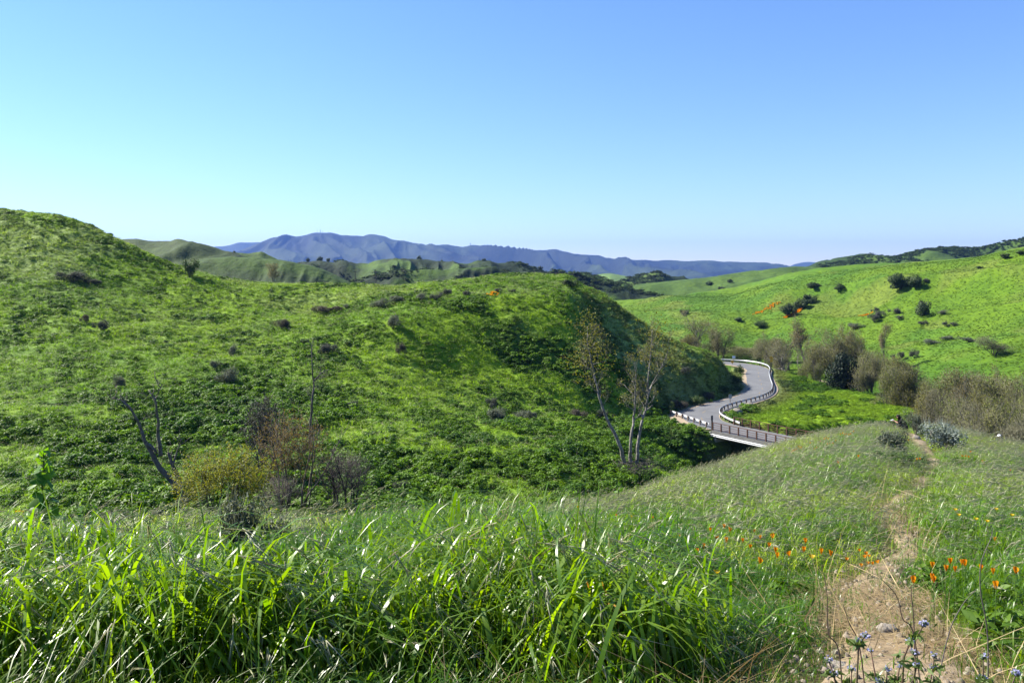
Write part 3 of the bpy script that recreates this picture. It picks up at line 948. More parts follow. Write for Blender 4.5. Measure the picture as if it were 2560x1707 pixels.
def guardrail(name, P, label, step, flip=False, back=.22):
    root = empty(name, (P[0][0], P[0][1], ROAD_Z))
    tag(root, label, 'guardrail', 'guardrails along the road')
    S = smooth_path([(x, y, ROAD_Z) for x, y in P], .5)
    pr = [(-a, b) for a, b in W_BEAM][::-1] if flip else W_BEAM
    mb = MB(); sweep(mb, S, pr); part(mb, 'rail', M_RAIL, root, root, False)
    t = np.gradient(S[:, :2], axis=0); t /= np.linalg.norm(t, axis=1)[:, None]
    n = np.stack([t[:, 1], -t[:, 0]], 1) * (-1 if flip else 1)
    for i in range(1, len(S), int(step / .5)):
        c = S[i][:2] + n[i] * back
        pm = MB()
        pm.box((c[0], c[1], ROAD_Z + .33), (*t[i] * .09, 0), (*n[i] * .09, 0), (0, 0, .46))
        b = S[i][:2] + n[i] * (back * .45)
        pm.box((b[0], b[1], ROAD_Z + .585), (*t[i] * .075, 0), (*n[i] * (back * .45 - .045), 0), (0, 0, .16))
        part(pm, 'post', M_POST, root, root)
    return root


guardrail('guardrail', [(37.1, 128.4), (36.3, 133), (36.4, 138), (38.2, 143.5), (42, 148.8), (46, 153.2), (50.2, 158.2), (53.8, 164.2), (56.8, 172), (60, 183), (63.6, 195), (67.0, 205), (68.5, 212), (68.2, 218), (65.8, 222.4), (61.5, 225.8), (55, 228.5)],
          'long curving galvanised guardrail on the outer side of the road bend', 2.0, False)
guardrail('guardrail', [(31.9, 127.6), (31.0, 130.6), (30.0, 134), (28.9, 137.6), (28.2, 139.8)], 'short guardrail left of the bridge, seen from behind with its posts', 2.0, True)


# ---- signs
def sign(x, y, z0, panels, label, face=(-.2, -1), back=False, hpost=2.2, pw=.045, name='road_sign', cat='road sign'):
    root = empty(name, (x, y, z0)); tag(root, label, cat)
    f = np.array(face, float); f /= np.linalg.norm(f); s = np.array([-f[1], f[0]])
    mb = MB(); mb.box((x, y, z0 + hpost / 2 - .1), (*s * pw, 0), (*f * pw, 0), (0, 0, hpost / 2 + .1)); part(mb, 'post', M_POST, root, root)
    for (kind, zc, w_, h_, mat) in panels:
        mb = MB(); c = np.array([x, y]) + f * (pw + .02)
        if kind == 'diamond':
            a = np.array([*s * w_, 0]); b = np.array([0, 0, h_]); mb.box((c[0], c[1], z0 + zc), (a + b) / 2, (b - a) / 2, (*f * .012, 0))
        else:
            mb.box((c[0], c[1], z0 + zc), (*s * w_, 0), (*f * .012, 0), (0, 0, h_))
        pnl = part(mb, 'panel', mat, root, root)
        if mat is M_SIGNY and kind != 'plain':
            mb = MB(); c2 = c + f * .016
            p0 = np.array([c2[0], c2[1], z0 + zc])
            S3, U3 = np.array([*s, 0]), np.array([0, 0, 1.])
            # bent black arrow of a curve warning
            for q0, q1 in (((.02, -.5), (.02, 0)), ((.02, 0), (-.3, .34))):
                v0, v1 = p0 + S3 * q0[0] * w_ + U3 * q0[1] * h_, p0 + S3 * q1[0] * w_ + U3 * q1[1] * h_
                d = v1 - v0; d /= np.linalg.norm(d); sd_ = np.cross(d, [*f, 0])
                mb.box((v0 + v1) / 2, (v1 - v0) / 2, sd_ * .06 * w_, (*f * .004, 0))
            part(mb, 'arrow', M_SIGNK, pnl, root)
    return root


sgn = HILL.hit(1816, 1052)
sign(41.0, 147.0 + 1.2, ROAD_Z - .1, [('rect', 2.0, .30, .40, M_SIGNB)], 'grey back of a rectangular sign behind the guardrail bend', (.1, -1), hpost=2.45)
sign(69.6, 211.5, ROAD_Z - .2, [('diamond', 2.75, .56, .56, M_SIGNY), ('plain', 1.95, .34, .30, M_SIGNY)], 'amber curve warning sign with a plate below, outside the bend', (-.45, -1), hpost=3.3)
sign(62.9, 223.6, ROAD_Z - .1, [('rect', 1.62, .42, .34, M_SIGNW)], 'pale bluish sign panel at the far end of the guardrail', (-.15, -1), hpost=1.95)
sign(61.2, 219.0, ROAD_Z - .1, [('diamond', .78, .50, .50, M_SIGNY)], 'low amber sign at the inner edge of the far bend', (-.15, -1), hpost=1.25)
# ------------------------------------------------------------------ grass and ground cover
M_GRASS = mat_leaf('grass_blade', (.056, .122, .006), (.120, .190, .010), .52, .36, .6, True, (1.9, 1.75, .35))
M_AWN = mat_leaf('grass_awn', (.42, .44, .27), (.60, .58, .42), .45, .45, .4, False, (1.1, 1.0, .8))
M_STRAW = mat_leaf('dry_straw', (.30, .21, .09), (.46, .36, .19), .25, .6, .3, True, (1.1, .9, .6))
M_WEED = mat_leaf('weed_leaf', (.75, .85, .8), (1.2, 1.1, 1.0), .36, .55, .22, True, (1.35, 1.3, .5))


def blades(n, L, W, lean, droop, spread, seed, segs=5, wind=(.8, -.2), winds=.5, lv=.35):
    """arching grass blades as arrays (verts, quads, rnd)"""
    r = np.random.default_rng(seed)
    base = r.normal(size=(n, 2)) * spread
    a = r.random(n) * 2 * math.pi
    h = np.stack([np.cos(a), np.sin(a)], 1) * (lean * (.4 + r.random(n)))[:, None] + np.array(wind) * winds * (.5 + r.random(n))[:, None]
    Ln = L * (1 - lv + 2 * lv * r.random(n))
    dr = droop * (.3 + 1.2 * r.random(n))
    t = np.linspace(0, 1, segs + 1)
    hx = t[None, :] ** 2.2
    P = np.empty((n, segs + 1, 3))
    P[:, :, :2] = base[:, None, :] + h[:, None, :] * Ln[:, None, None] * (hx + .7 * dr[:, None] * t[None, :] ** 4)[:, :, None]
    P[:, :, 2] = Ln[:, None] * (t[None, :] - dr[:, None] * t[None, :] ** 4 * .62) - .03
    hd = np.linalg.norm(h, axis=1)[:, None] + 1e-6
    tw = r.normal(size=n) * .9
    s = np.stack([-h[:, 1], h[:, 0]], 1) / hd
    side = np.stack([s[:, 0] * np.cos(tw), s[:, 1] * np.cos(tw), np.sin(tw) * .5], 1)
    side2 = np.stack([s[:, 0], s[:, 1], np.zeros(n)], 1)
    k = t[None, :, None]
    sd_ = side[:, None, :] * (1 - k) + side2[:, None, :] * k
    wd = W * (.6 + .8 * r.random(n))[:, None] * np.clip(1 - t[None, :] ** 2.2, .03, 1) * (.55 + 1.2 * t[None, :] * (1 - t[None, :]) + .3)
    A = P - sd_ * wd[:, :, None] * .5; B = P + sd_ * wd[:, :, None] * .5
    V = np.stack([A, B], 2).reshape(n, -1, 3)
    m = segs + 1
    i = np.arange(n)[:, None] * (2 * m); j = np.arange(segs)[None, :] * 2
    Q = np.stack([i + j, i + j + 1, i + j + 3, i + j + 2], -1).reshape(-1, 4)
    rn = np.repeat(r.random(n), 2 * m)
    return V.reshape(-1, 3), Q, rn, P


def tuft(name, n, L, W, lean, droop, spread, seed, segs=5, winds=.5, awn=0, awnL=.12, mat=None, wind=(.8, -.2)):
    mb = MB()
    V, Q, rn, P = blades(n, L, W, lean, droop, spread, seed, segs, wind, winds)
    mb.add(V, Q, None, rn, 0)
    if awn:
        r = np.random.default_rng(seed + 900)
        Vs, Qs, rs, Ps = blades(awn, L * 1.12, W * .18, lean * .7, droop * .9, spread, seed + 77, segs, wind, winds * 1.25)
        mb.add(Vs, Qs, None, rs * .3, 0)
        tips = Ps[:, -1]; d = Ps[:, -1] - Ps[:, -2]
        d /= np.linalg.norm(d, axis=1)[:, None]
        k = 7
        A = np.repeat(tips, k, 0) - np.repeat(d, k, 0) * awnL * r.random((awn * k, 1)) * .8
        dd = np.repeat(d, k, 0) + r.normal(size=(awn * k, 3)) * .22 + np.array([wind[0] * .3, wind[1] * .3, -.25])
        dd /= np.linalg.norm(dd, axis=1)[:, None]
        mb.slivers(A, A + dd * awnL * (.5 + .7 * r.random((awn * k, 1))), .0012 + W * .03, r.random(awn * k), 1, r)
    return mb.build(name, [mat or M_GRASS, M_AWN], link=False)


def weed(name, n, R, Hh, leaf, seed, stems=6):
    """leafy weed mound"""
    r = np.random.default_rng(seed)
    mb = MB()
    k = 5
    lob = r.normal(size=(k, 3)) * np.array([R * .45, R * .45, 0]); lob[:, 2] = Hh * (.35 + .45 * r.random(k))
    lr = R * (.35 + .3 * r.random(k))
    c = r.integers(0, k, n)
    d = r.normal(size=(n, 3)); d /= np.linalg.norm(d, axis=1)[:, None]; d[:, 2] = np.abs(d[:, 2]) * 1.0 - .25
    rad = (.55 + .5 * r.random(n)) * lr[c]
    P = lob[c] + d * rad[:, None] * np.array([1, 1, Hh / R * .8])
    P[:, 2] = np.maximum(P[:, 2], .02)
    N = d * .7 + np.array([0, 0, .8]) + r.normal(size=(n, 3)) * .45
    mb.leaves(P, N, leaf * (.6 + .8 * r.random(n)), leaf * .55 * (.6 + .8 * r.random(n)), r.random(n), 0, r)
    return mb.build(name, [M_WEED], link=False)


TRAIL_PX = [(2235, 1900, .46), (2235, 1707, .33), (2235, 1600, .26), (2208, 1530, .21), (2180, 1475, .16), (2200, 1440, .17), (2240, 1412, .15), (2272, 1385, .11), (2262, 1350, .10), (2238, 1310, .10), (2228, 1275, .11),
            (2258, 1240, .12), (2305, 1205, .15), (2330, 1170, .16), (2318, 1140, .22), (2300, 1112, .28), (2278, 1092, .3), (2258, 1080, .3)]
TR = []
for px, py, hw in TRAIL_PX:
    p = KNOLL.hit(px, py, 1.6, 38.5)
    TR.append((p.x, p.y, hw))
TR = [(TR[0][0] - .02, .9, .8)] + TR
TRAIL = smooth_path(TR, .12)


def trail_dist(x, y):
    d, i = near_path(np.asarray(x, float), np.asarray(y, float), TRAIL[::2])
    return d - TRAIL[::2][i, 2]


# path sheet, laid just over the knoll
nS, kS = len(TRAIL), 26
tt_ = np.gradient(TRAIL[:, :2], axis=0); tt_ /= np.linalg.norm(tt_, axis=1)[:, None]
nn_ = np.stack([tt_[:, 1], -tt_[:, 0]], 1)
off = np.linspace(-1, 1, kS)
wob = 1 + .35 * (fbm(np.arange(nS) * .13, np.zeros(nS), 3, 201) - .5)
XY = TRAIL[:, None, :2] + nn_[:, None, :] * (off[None, :, None] * (TRAIL[:, 2] * wob)[:, None, None])
zz = KNOLL.z(XY[..., 0].ravel(), XY[..., 1].ravel()).reshape(nS, kS)
edge = np.abs(off)[None, :]
zz = zz + .03 - .06 * edge ** 4 + .025 * (fbm(XY[..., 0] * 3.5, XY[..., 1] * 3.5, 4, 203) - .5) * (1 - edge ** 2)
i = np.arange(nS - 1)[:, None] * kS; j = np.arange(kS - 1)[None, :]
Q = np.stack([i + j, i + kS + j, i + kS + j + 1, i + j + 1], -1).reshape(-1, 4)
M_DIRT, ntd, outd = new_mat('trodden_dirt')
pd = ntd.nodes.new('ShaderNodeBsdfPrincipled')
cdirt = ramp(ntd, noise(ntd, 2.2, 7, .65), [(.32, (.135, .098, .060)), (.5, (.225, .172, .108)), (.68, (.30, .24, .165))])
cdirt = mixcol(ntd, 1, cdirt, ramp(ntd, noise(ntd, 28, 6, .7), [(.3, .6), (.55, 1.05)]), 'MULTIPLY')
lk(ntd, cdirt, pd.inputs['Base Color']); pd.inputs['Roughness'].default_value = .95; pd.inputs['Specular IOR Level'].default_value = .1
bp = ntd.nodes.new('ShaderNodeBump'); bp.inputs['Strength'].default_value = .8; bp.inputs['Distance'].default_value = .025
lk(ntd, noise(ntd, 16, 8, .7), bp.inputs['Height']); lk(ntd, bp.outputs[0], pd.inputs['Normal']); lk(ntd, pd.outputs[0], outd.inputs[0])
o = mesh_obj('path', np.concatenate([XY, zz[..., None]], -1).reshape(-1, 3), Q, M_DIRT)
tag(o, 'narrow dirt trail climbing the knoll through the grass', 'path', kind='structure')

# ---- near grass
G_BROAD = [tuft('broad_tuft', 26 if k % 2 else 22, .47, .0060 if k % 2 else .0118, .30, 1.2 + .3 * (k % 3), .085, 300 + k, 7, .08, 2 if k % 2 else 1, .12) for k in range(8)]
G_FINE = [tuft('fine_tuft', 26, .36, .006, .30, .9, .10, 320 + k, 5, .28, 20, .10) for k in range(6)]
G_SHORT = [tuft('short_tuft', 26, .20, .0065, .40, .7, .09, 340 + k, 4, .35, 1 if k % 3 == 0 else 0, .05) for k in range(4)]
G_STRAW = [tuft('straw_tuft', 14, .15, .0035, 1.5, 1.3, .12, 360 + k, 4, .3, mat=M_STRAW) for k in range(4)]


def sample_knoll(n, seed, ymin, ymax, pxa=-260, pxb=2830, power=1.0):
    r = np.random.default_rng(seed)
    u = r.random(n); y = np.sqrt(ymin ** 2 + u * (ymax ** 2 - ymin ** 2)) if power == 1 else ymin * (ymax / ymin) ** u
    px = pxa + (pxb - pxa) * r.random(n)
    x = (px - CX) / F * y
    return x, y, px, r


def crest_d(px): return pchip1(KNOLL.px, KNOLL.D[:, 5], px)


def place_tufts(name, x, y, r, scl, tint, protos, label, cat, rspread=.9, tilt=.12, sink=.0):
    z = KNOLL.z(x, y) - sink
    n = len(x)
    rot = np.stack([r.normal(size=n) * tilt, r.normal(size=n) * tilt, (r.random(n) - .5) * 2 * rspread], 1)
    return scatter(name, np.stack([x, y, z], 1), rot, scl, tint, r.integers(0, len(protos), n), protos, label, cat)


def low_spots(x, y, px):
    """trodden or thin places on the crest where the grass stays short"""
    a = sstep(2205, 2235, px) * (1 - sstep(2275, 2300, px)) * sstep(27, 31, y)
    b = sstep(2420, 2450, px) * sstep(26, 32, y)
    c = sstep(2165, 2180, px) * (1 - sstep(2275, 2285, px)) * sstep(13.5, 15, y) * (1 - sstep(19, 21, y))
    return 1 - .72 * np.maximum(np.maximum(a, .75 * b), .6 * c)


def grass_tint(x, y, r, seed, dark=.0):
    n = fbm(x * .55, y * .55, 3, seed)
    c = lerp(np.array([.62, .82, .75]), np.array([1.35, 1.25, .9]), sstep(.32, .66, n))
    j = .8 + .4 * r.random(len(x))
    return c * j[:, None]


# tall broad-bladed grass over the near left and centre
x, y, px, r = sample_knoll(68000, 401, 3.4, 15.5, -1450, 3750)
td = trail_dist(x, y)
den = np.where(px < 1750, 1.0, np.where(px < 2330, .40, np.where(px < 2850, .55, .8))) * (1 - .55 * sstep(9, 14, y)) * (1 - .8 * sstep(1450, 1900, px) * sstep(6, 9, y))
keep = (r.random(len(x)) < den) & (td > .12) & (y < crest_d(px) * 1.12) & ~((px > 2330) & (y < 3.3)) & ~((px > 1830) & (y < 3.6))
x, y, px, td = x[keep], y[keep], px[keep], td[keep]
clump = fbm(x * .9, y * .9, 3, 403)
s = (.62 + .75 * sstep(.35, .7, clump)) * (.8 + .4 * r.random(len(x)))
s *= np.where(px > 1700, .62, 1.0) * (1 - .45 * sstep(5.5, 11, y)) * (.55 + .45 * sstep(0, .6, td)) * (1 + .34 * (1 - sstep(4.2, 5.4, y)) * (1 - sstep(1300, 1650, px)))
# the tall stand in the middle foreground and the drooping ones beside it
for cx_, cy_, rad, f in ((-.88, 4.4, .34, 1.42), (.12, 5.0, .45, 1.28), (-.35, 6.2, .4, 1.25), (-1.9, 7.5, .5, 1.3), (-2.2, 4.6, .4, 1.25), (.35, 4.0, .35, 1.15)):
    s *= 1 + (f - 1) * np.exp(-((x - cx_) ** 2 + (y - cy_) ** 2) / rad ** 2)
place_tufts('grass', x, y, r, s, grass_tint(x, y, r, 405) * np.array([.9, 1.0, .8]), G_BROAD, 'tall broad bladed green grass filling the near left foreground', 'grass', 1.7)
print('broad', len(x))

# fine wind-blown grass with pale seed heads over the knoll
x, y, px, r = sample_knoll(66000, 411, 5.0, 47, -600, 3300)
td = trail_dist(x, y)
m_ = fbm(x * .33, y * .33, 3, 413)
den = np.where(px < 1150, .55 + .2 * sstep(7, 11, y), .95) * (.35 + .65 * sstep(.36, .5, m_)) * (1 - .6 * (1 - sstep(6, 9, y)))
keep = (r.random(len(x)) < den) & (td > np.where(y > 8, -.02, .04)) & (y < crest_d(px) * 1.3)
x, y, px, td, m_ = x[keep], y[keep], px[keep], td[keep], m_[keep]
s = (.7 + .6 * m_) * (.8 + .45 * r.random(len(x))) * (.6 + .4 * sstep(0, .8, td)) * (1 - .25 * sstep(8, 12, y) * (1 - sstep(1200, 1500, px))) * low_spots(x, y, px)
t_ = grass_tint(x, y, r, 415) * np.array([2.0, 1.75, 2.5])
place_tufts('grass', x, y, r, s, t_, G_FINE, 'fine wind blown grass with silvery seed heads over the knoll', 'grass', .9)
print('fine', len(x))

# short fresh grass as an understorey everywhere, and trampled straw beside the trail
x, y, px, r = sample_knoll(60000, 421, 1.5, 46)
x2, y2, px2, _ = sample_knoll(16000, 422, 1.2, 14, -1450, 3750)
x, y, px = np.concatenate([x, x2]), np.concatenate([y, y2]), np.concatenate([px, px2])
td = trail_dist(x, y)
edge_ = sstep(-.32, .25, td + .25 * (fbm(x * 2.5, y * 2.5, 2, 424) - .5))
keep = (r.random(len(x)) < (.05 + .95 * edge_) * (.55 + .45 * sstep(.35, .55, fbm(x * .7, y * .7, 3, 423)))) & (y < crest_d(px) * 1.35)
x, y, px, td = x[keep], y[keep], px[keep], td[keep]
s = (.65 + .7 * r.random(len(x))) * (.55 + .45 * sstep(0, .7, td)) * low_spots(x, y, px)
place_tufts('grass', x, y, r, s, grass_tint(x, y, r, 425), G_SHORT, 'short fresh green grass covering the ground of the knoll', 'grass', 3.1)
x, y, px, r = sample_knoll(5200, 431, 1.6, 9)
td = trail_dist(x, y)
keep = (r.random(len(x)) < np.where((px > 1100) & (px < 2000) & (y < 4.2), .35, .0) + np.clip(.6 - np.abs(td) * 1.8, 0, 1) * .7)
x, y, px, td = x[keep], y[keep], px[keep], td[keep]
place_tufts('straw', x, y, r, np.stack([.5 + .7 * r.random(len(x))] * 3, 1) * np.array([1, 1, .45]), np.ones((len(x), 3)) * (.5 + .5 * r.random((len(x), 1))), G_STRAW, 'dry straw trampled along the edges of the dirt trail', 'straw', 3.1, .5, .01)

# leafy weeds mixed into the near grass
W_NEAR = [weed('leafy_weed', 46, .12, .16, .055, 560 + k) for k in range(4)]
x, y, px, r = sample_knoll(9000, 451, 3.1, 16)
td = trail_dist(x, y); keep = (td > .1) & (fbm(x * .8, y * .8, 3, 452) > .50) & (r.random(len(x)) < .42)
x, y = x[keep], y[keep]
place_tufts('weeds', x, y, r, (.5 + .8 * r.random(len(x))) * (1 - .35 * sstep(4.5, 8, y)), lerp(np.array([.060, .125, .012]), np.array([.085, .16, .016]), r.random(len(x))), W_NEAR, 'small leafy weeds growing between the near grass blades', 'weeds', 3.1)

# small stones and crumbs on the bare dirt
M_PEB = mat_leaf('pebble', (.12, .10, .075), (.26, .22, .17), .0, .9, .2, True)
G_PEB = []
for k in range(3):
    mb = MB(); rr_ = np.random.default_rng(380 + k); th_ = np.linspace(0, 6.28, 7)[:-1]
    V = [(.011 * math.cos(a) * (.7 + .6 * rr_.random()), .009 * math.sin(a) * (.7 + .6 * rr_.random()), .002) for a in th_] + [(.006 * math.cos(a), .005 * math.sin(a), .008 * (.7 + .6 * rr_.random())) for a in th_] + [(0, 0, .009)]
    mb.add(V, [(i, (i + 1) % 6, 6 + (i + 1) % 6, 6 + i) for i in range(6)], [(6 + i, 6 + (i + 1) % 6, 12) for i in range(6)], .5); G_PEB.append(mb.build('pebble', [M_PEB], link=False))
x, y, px, r = sample_knoll(14000, 441, 1.6, 9, 1700, 2750)
td = trail_dist(x, y); keep = (td < .12) & (r.random(len(x)) < .8)
x, y = x[keep], y[keep]
scatter('gravel', np.stack([x, y, KNOLL.z(x, y) + .03], 1), np.stack([np.zeros(len(x)), np.zeros(len(x)), r.random(len(x)) * 6.28], 1), .25 + 1.6 * r.random(len(x)) ** 4, np.ones((len(x), 3)) * (.6 + .7 * r.random((len(x), 1))), r.integers(0, 3, len(x)), G_PEB, 'small stones and crumbs of earth on the dirt trail', 'gravel')
x, y, px, r = sample_knoll(9000, 445, 1.6, 9, 1700, 2750)
td = trail_dist(x, y); keep = (td < .15) & (fbm(x * 2.2, y * 2.2, 3, 446) > .52)
x, y = x[keep], y[keep]
G_LITT = [tuft('litter', 7, .075, .003, 1.9, 1.5, .05, 370 + k, 3, .1, mat=M_STRAW) for k in range(3)]
scatter('straw', np.stack([x, y, KNOLL.z(x, y) + .035], 1), np.stack([np.zeros(len(x)), np.zeros(len(x)), r.random(len(x)) * 6.28], 1), np.stack([.6 + .8 * r.random(len(x))] * 3, 1) * np.array([1, 1, .18]), np.ones((len(x), 3)) * (.4 + .5 * r.random((len(x), 1))), r.integers(0, 3, len(x)), G_LITT, 'bits of trodden straw lying on the bare dirt', 'straw')

# ---- ground cover of the slopes
W_BIG = [weed('tall_weed', 210, .62, .55, .175, 500 + k) for k in range(5)]
W_LOW = [weed('low_weed', 120, .5, .22, .105, 520 + k) for k in range(5)]
W_TUFT = [tuft('meadow_tuft', 16, .42, .05, .55, .7, .22, 540 + k, 3, .45, 5, .22, M_WEED) for k in range(4)]


def land_sample(L, n, seed, pa, pb, da, db):
    r = np.random.default_rng(seed)
    y = np.sqrt(da ** 2 + r.random(n) * (db ** 2 - da ** 2)); px = pa + (pb - pa) * r.random(n)
    return (px - CX) / F * y, y, px, r


def off_road(x, y, gap=3.9):
    d, i = near_path(x, y, ROAD[::2])
    return (d > gap + 1.6 * np.exp(-((ROAD[::2][i, 0] - 32.5) ** 2 + (ROAD[::2][i, 1] - 136) ** 2) / 40.0)) & ~((np.abs((x - BR_A[0]) * BR_N[0] + (y - BR_A[1]) * BR_N[1]) < 4.6) & (y < 132) & (y > 100))


def cover(name, L, x, y, r, scl, tint, protos, label, cat):
    n = len(x)
    z = L.z(x, y) - .05
    rot = np.stack([r.normal(size=n) * .12, r.normal(size=n) * .12, r.random(n) * 6.28], 1)
    scatter(name, np.stack([x, y, z], 1), rot, scl, tint, r.integers(0, len(protos), n), protos, label, cat)
    print(name, n)


x, y, px, r = land_sample(HILL, 90000, 601, -260, 1905, 50, 205)
D5 = HILL.knots(px)[0][5]
keep = (y < D5 * 1.06) & off_road(x, y)
x, y, px = x[keep], y[keep], px[keep]
L_ = hill_lush(x, y)
big = r.random(len(x)) < np.clip(L_ * .30 + .012 + .09 * (fbm(x * .16, y * .16, 3, 609) > .56), 0, 1) * (1 - .8 * sstep(1440, 1540, px) * sstep(141, 150, y))
dcr, icr = near_path(x, y, CREEK[::2])
big &= ~((x > 22) & (y > 92) & (dcr < 7.5))
bx, by = x[big], y[big]
c = lerp(lerp(C_MID, C_DRK, .35) * 1.0, C_DRK, sstep(.35, .65, fbm(bx * .12, by * .12, 3, 603)))
c = lerp(c, C_MID * 1.25, (r.random(len(bx)) < .3) * .8)
cover('undergrowth', HILL, bx, by, r, np.stack([.55 + 1.0 * r.random(len(bx)) ** 1.5] * 3, 1) * (.75 + .5 * L_[big])[:, None], c * (.8 + .4 * r.random((len(bx), 1))), W_BIG, 'dark leafy weeds growing thickly along the stream and steep face', 'weeds')
ribz = sstep(1440, 1540, px) * (1 - sstep(1740, 1800, px)) * sstep(141, 150, y)
low = ~big & (r.random(len(x)) < .24 * (1 - .85 * ribz))
lx, ly = x[low], y[low]
c = hill_colour(lx, ly, None) * 1.15 * (.75 + .5 * r.random((len(lx), 1)))
dk = (fbm(lx * .22, ly * .22, 3, 607) > .56)
c = np.where(dk[:, None], c * np.array([.5, .62, .6]), c)
cover('undergrowth', HILL, lx, ly, r, (.7 + .9 * r.random(len(lx))) * np.where(dk, 1.25, .9), c, W_LOW, 'low mixed weeds dotted over the green hillside', 'weeds')
gr = ~big & ~low & (r.random(len(x)) < .62)
gx, gy = x[gr], y[gr]
c = hill_colour(gx, gy, None) * (.85 + .4 * r.random((len(gx), 1))) * 1.4
cover('meadow_grass', HILL, gx, gy, r, .8 + .7 * r.random(len(gx)), c, W_TUFT, 'yellow green meadow grass over the whole hillside', 'grass')

x, y, px, r = land_sample(HILL, 30000, 605, 1455, 1800, 138, 176)
keep = (y < HILL.knots(px)[0][5]) & off_road(x, y, 4.6) & (fbm(x * .4, y * .4, 3, 606) > .47) & (r.random(len(x)) < .42)
x, y = x[keep], y[keep]
c = lerp(np.array([.075, .125, .022]), np.array([.175, .22, .075]), sstep(.35, .65, fbm(x * .25, y * .25, 3, 608))) * (.75 + .5 * r.random((len(x), 1)))
cover('undergrowth', HILL, x, y, r, .55 + .9 * r.random(len(x)) ** 2, c, W_LOW, 'pale scrubby growth on the flank of the spur above the road', 'weeds')

x, y, px, r = land_sample(TERR, 17000, 611, 1840, 2500, 100, 206)
keep = off_road(x, y, 4.2) & (TERR.z(x, y) > -27)
x, y = x[keep], y[keep]
c = terr_colour(x, y, None) * (.75 + .5 * r.random((len(x), 1)))
dk = fbm(x * .13, y * .13, 3, 613) > .57
b_ = dk & (r.random(len(x)) < .35)
cover('undergrowth', TERR, x[b_], y[b_], r, .6 + .6 * r.random(b_.sum()), c[b_] * np.array([.5, .65, .7]), W_BIG, 'dark weed clumps on the meadow beside the road', 'weeds')
cover('meadow_grass', TERR, x[~b_], y[~b_], r, .7 + .6 * r.random((~b_).sum()), c[~b_] * 1.1, W_LOW, 'bright meadow growth between the guardrail and the creek', 'grass')

x, y, px, r = land_sample(RIGHT, 52000, 621, 1560, 2800, 165, 440)
D4 = RIGHT.knots(px)[0]
keep = (y < D4[4] * 1.03) & (y > D4[0])
x, y = x[keep], y[keep]
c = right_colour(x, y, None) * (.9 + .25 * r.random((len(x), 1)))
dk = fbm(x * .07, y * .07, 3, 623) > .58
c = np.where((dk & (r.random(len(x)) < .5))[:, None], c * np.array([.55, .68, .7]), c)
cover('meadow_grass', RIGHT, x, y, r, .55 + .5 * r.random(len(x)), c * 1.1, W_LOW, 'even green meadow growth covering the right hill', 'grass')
# ------------------------------------------------------------------ trees and shrubs
M_BARK_W = mat_plain('pale_sycamore_bark', (.09, .085, .075), (.26, .245, .22), 3.5, .8, .2, .3)
M_BARK_G = mat_plain('grey_bark', (.07, .062, .055), (.14, .125, .112), 4, .9, .15, .4)
M_BARK_D = mat_plain('dark_bark', (.028, .024, .021), (.06, .052, .046), 4, .9, .15, .4)
M_TWIG_G = mat_leaf('grey_twigs', (.06, .052, .045), (.13, .115, .10), .0, .9, .15)
M_TWIG_B = mat_leaf('brown_twigs', (.080, .080, .048), (.145, .140, .092), .0, .9, .15)
M_BUD_O = mat_leaf('olive_buds', (.100, .108, .014), (.175, .170, .028), .35, .6, .25)
M_SYC = mat_leaf('young_sycamore_leaf', (.105, .125, .014), (.185, .185, .030), .45, .55, .3)
M_BUD_Y = mat_leaf('yellow_green_leaves', (.125, .150, .012), (.215, .225, .026), .4, .55, .3)
M_BUD_R = mat_leaf('rusty_buds', (.110, .080, .018), (.18, .135, .034), .35, .6, .25)
M_WIL_G = mat_leaf('willow_haze_green', (.098, .128, .022), (.170, .192, .045), .3, .7, .2)
M_WIL_B = mat_leaf('willow_haze_brown', (.100, .108, .030), (.170, .172, .060), .25, .8, .15)
M_WIL_P = mat_leaf('bare_twig_haze', (.080, .080, .048), (.145, .140, .092), .15, .85, .15)
M_EVER = mat_leaf('evergreen_leaf', (.008, .018, .009), (.020, .036, .018), .12, .6, .2)
M_OAK = mat_leaf('oak_leaf', (.020, .044, .009), (.055, .090, .022), .2, .5, .35)
M_SAGE = mat_leaf('sage_leaf', (.060, .078, .052), (.125, .148, .105), .2, .7, .25)
M_SAGE_D = mat_leaf('dark_sage_leaf', (.034, .042, .032), (.080, .088, .072), .15, .7, .25)
M_SAGE_B = mat_leaf('brown_sage_leaf', (.048, .044, .034), (.10, .088, .070), .15, .8, .2)
M_SILV = mat_leaf('silver_leaf', (.085, .115, .10), (.20, .24, .21), .2, .5, .4)
M_BUSH = mat_leaf('green_bush_leaf', (.022, .055, .008), (.060, .11, .014), .25, .5, .35)


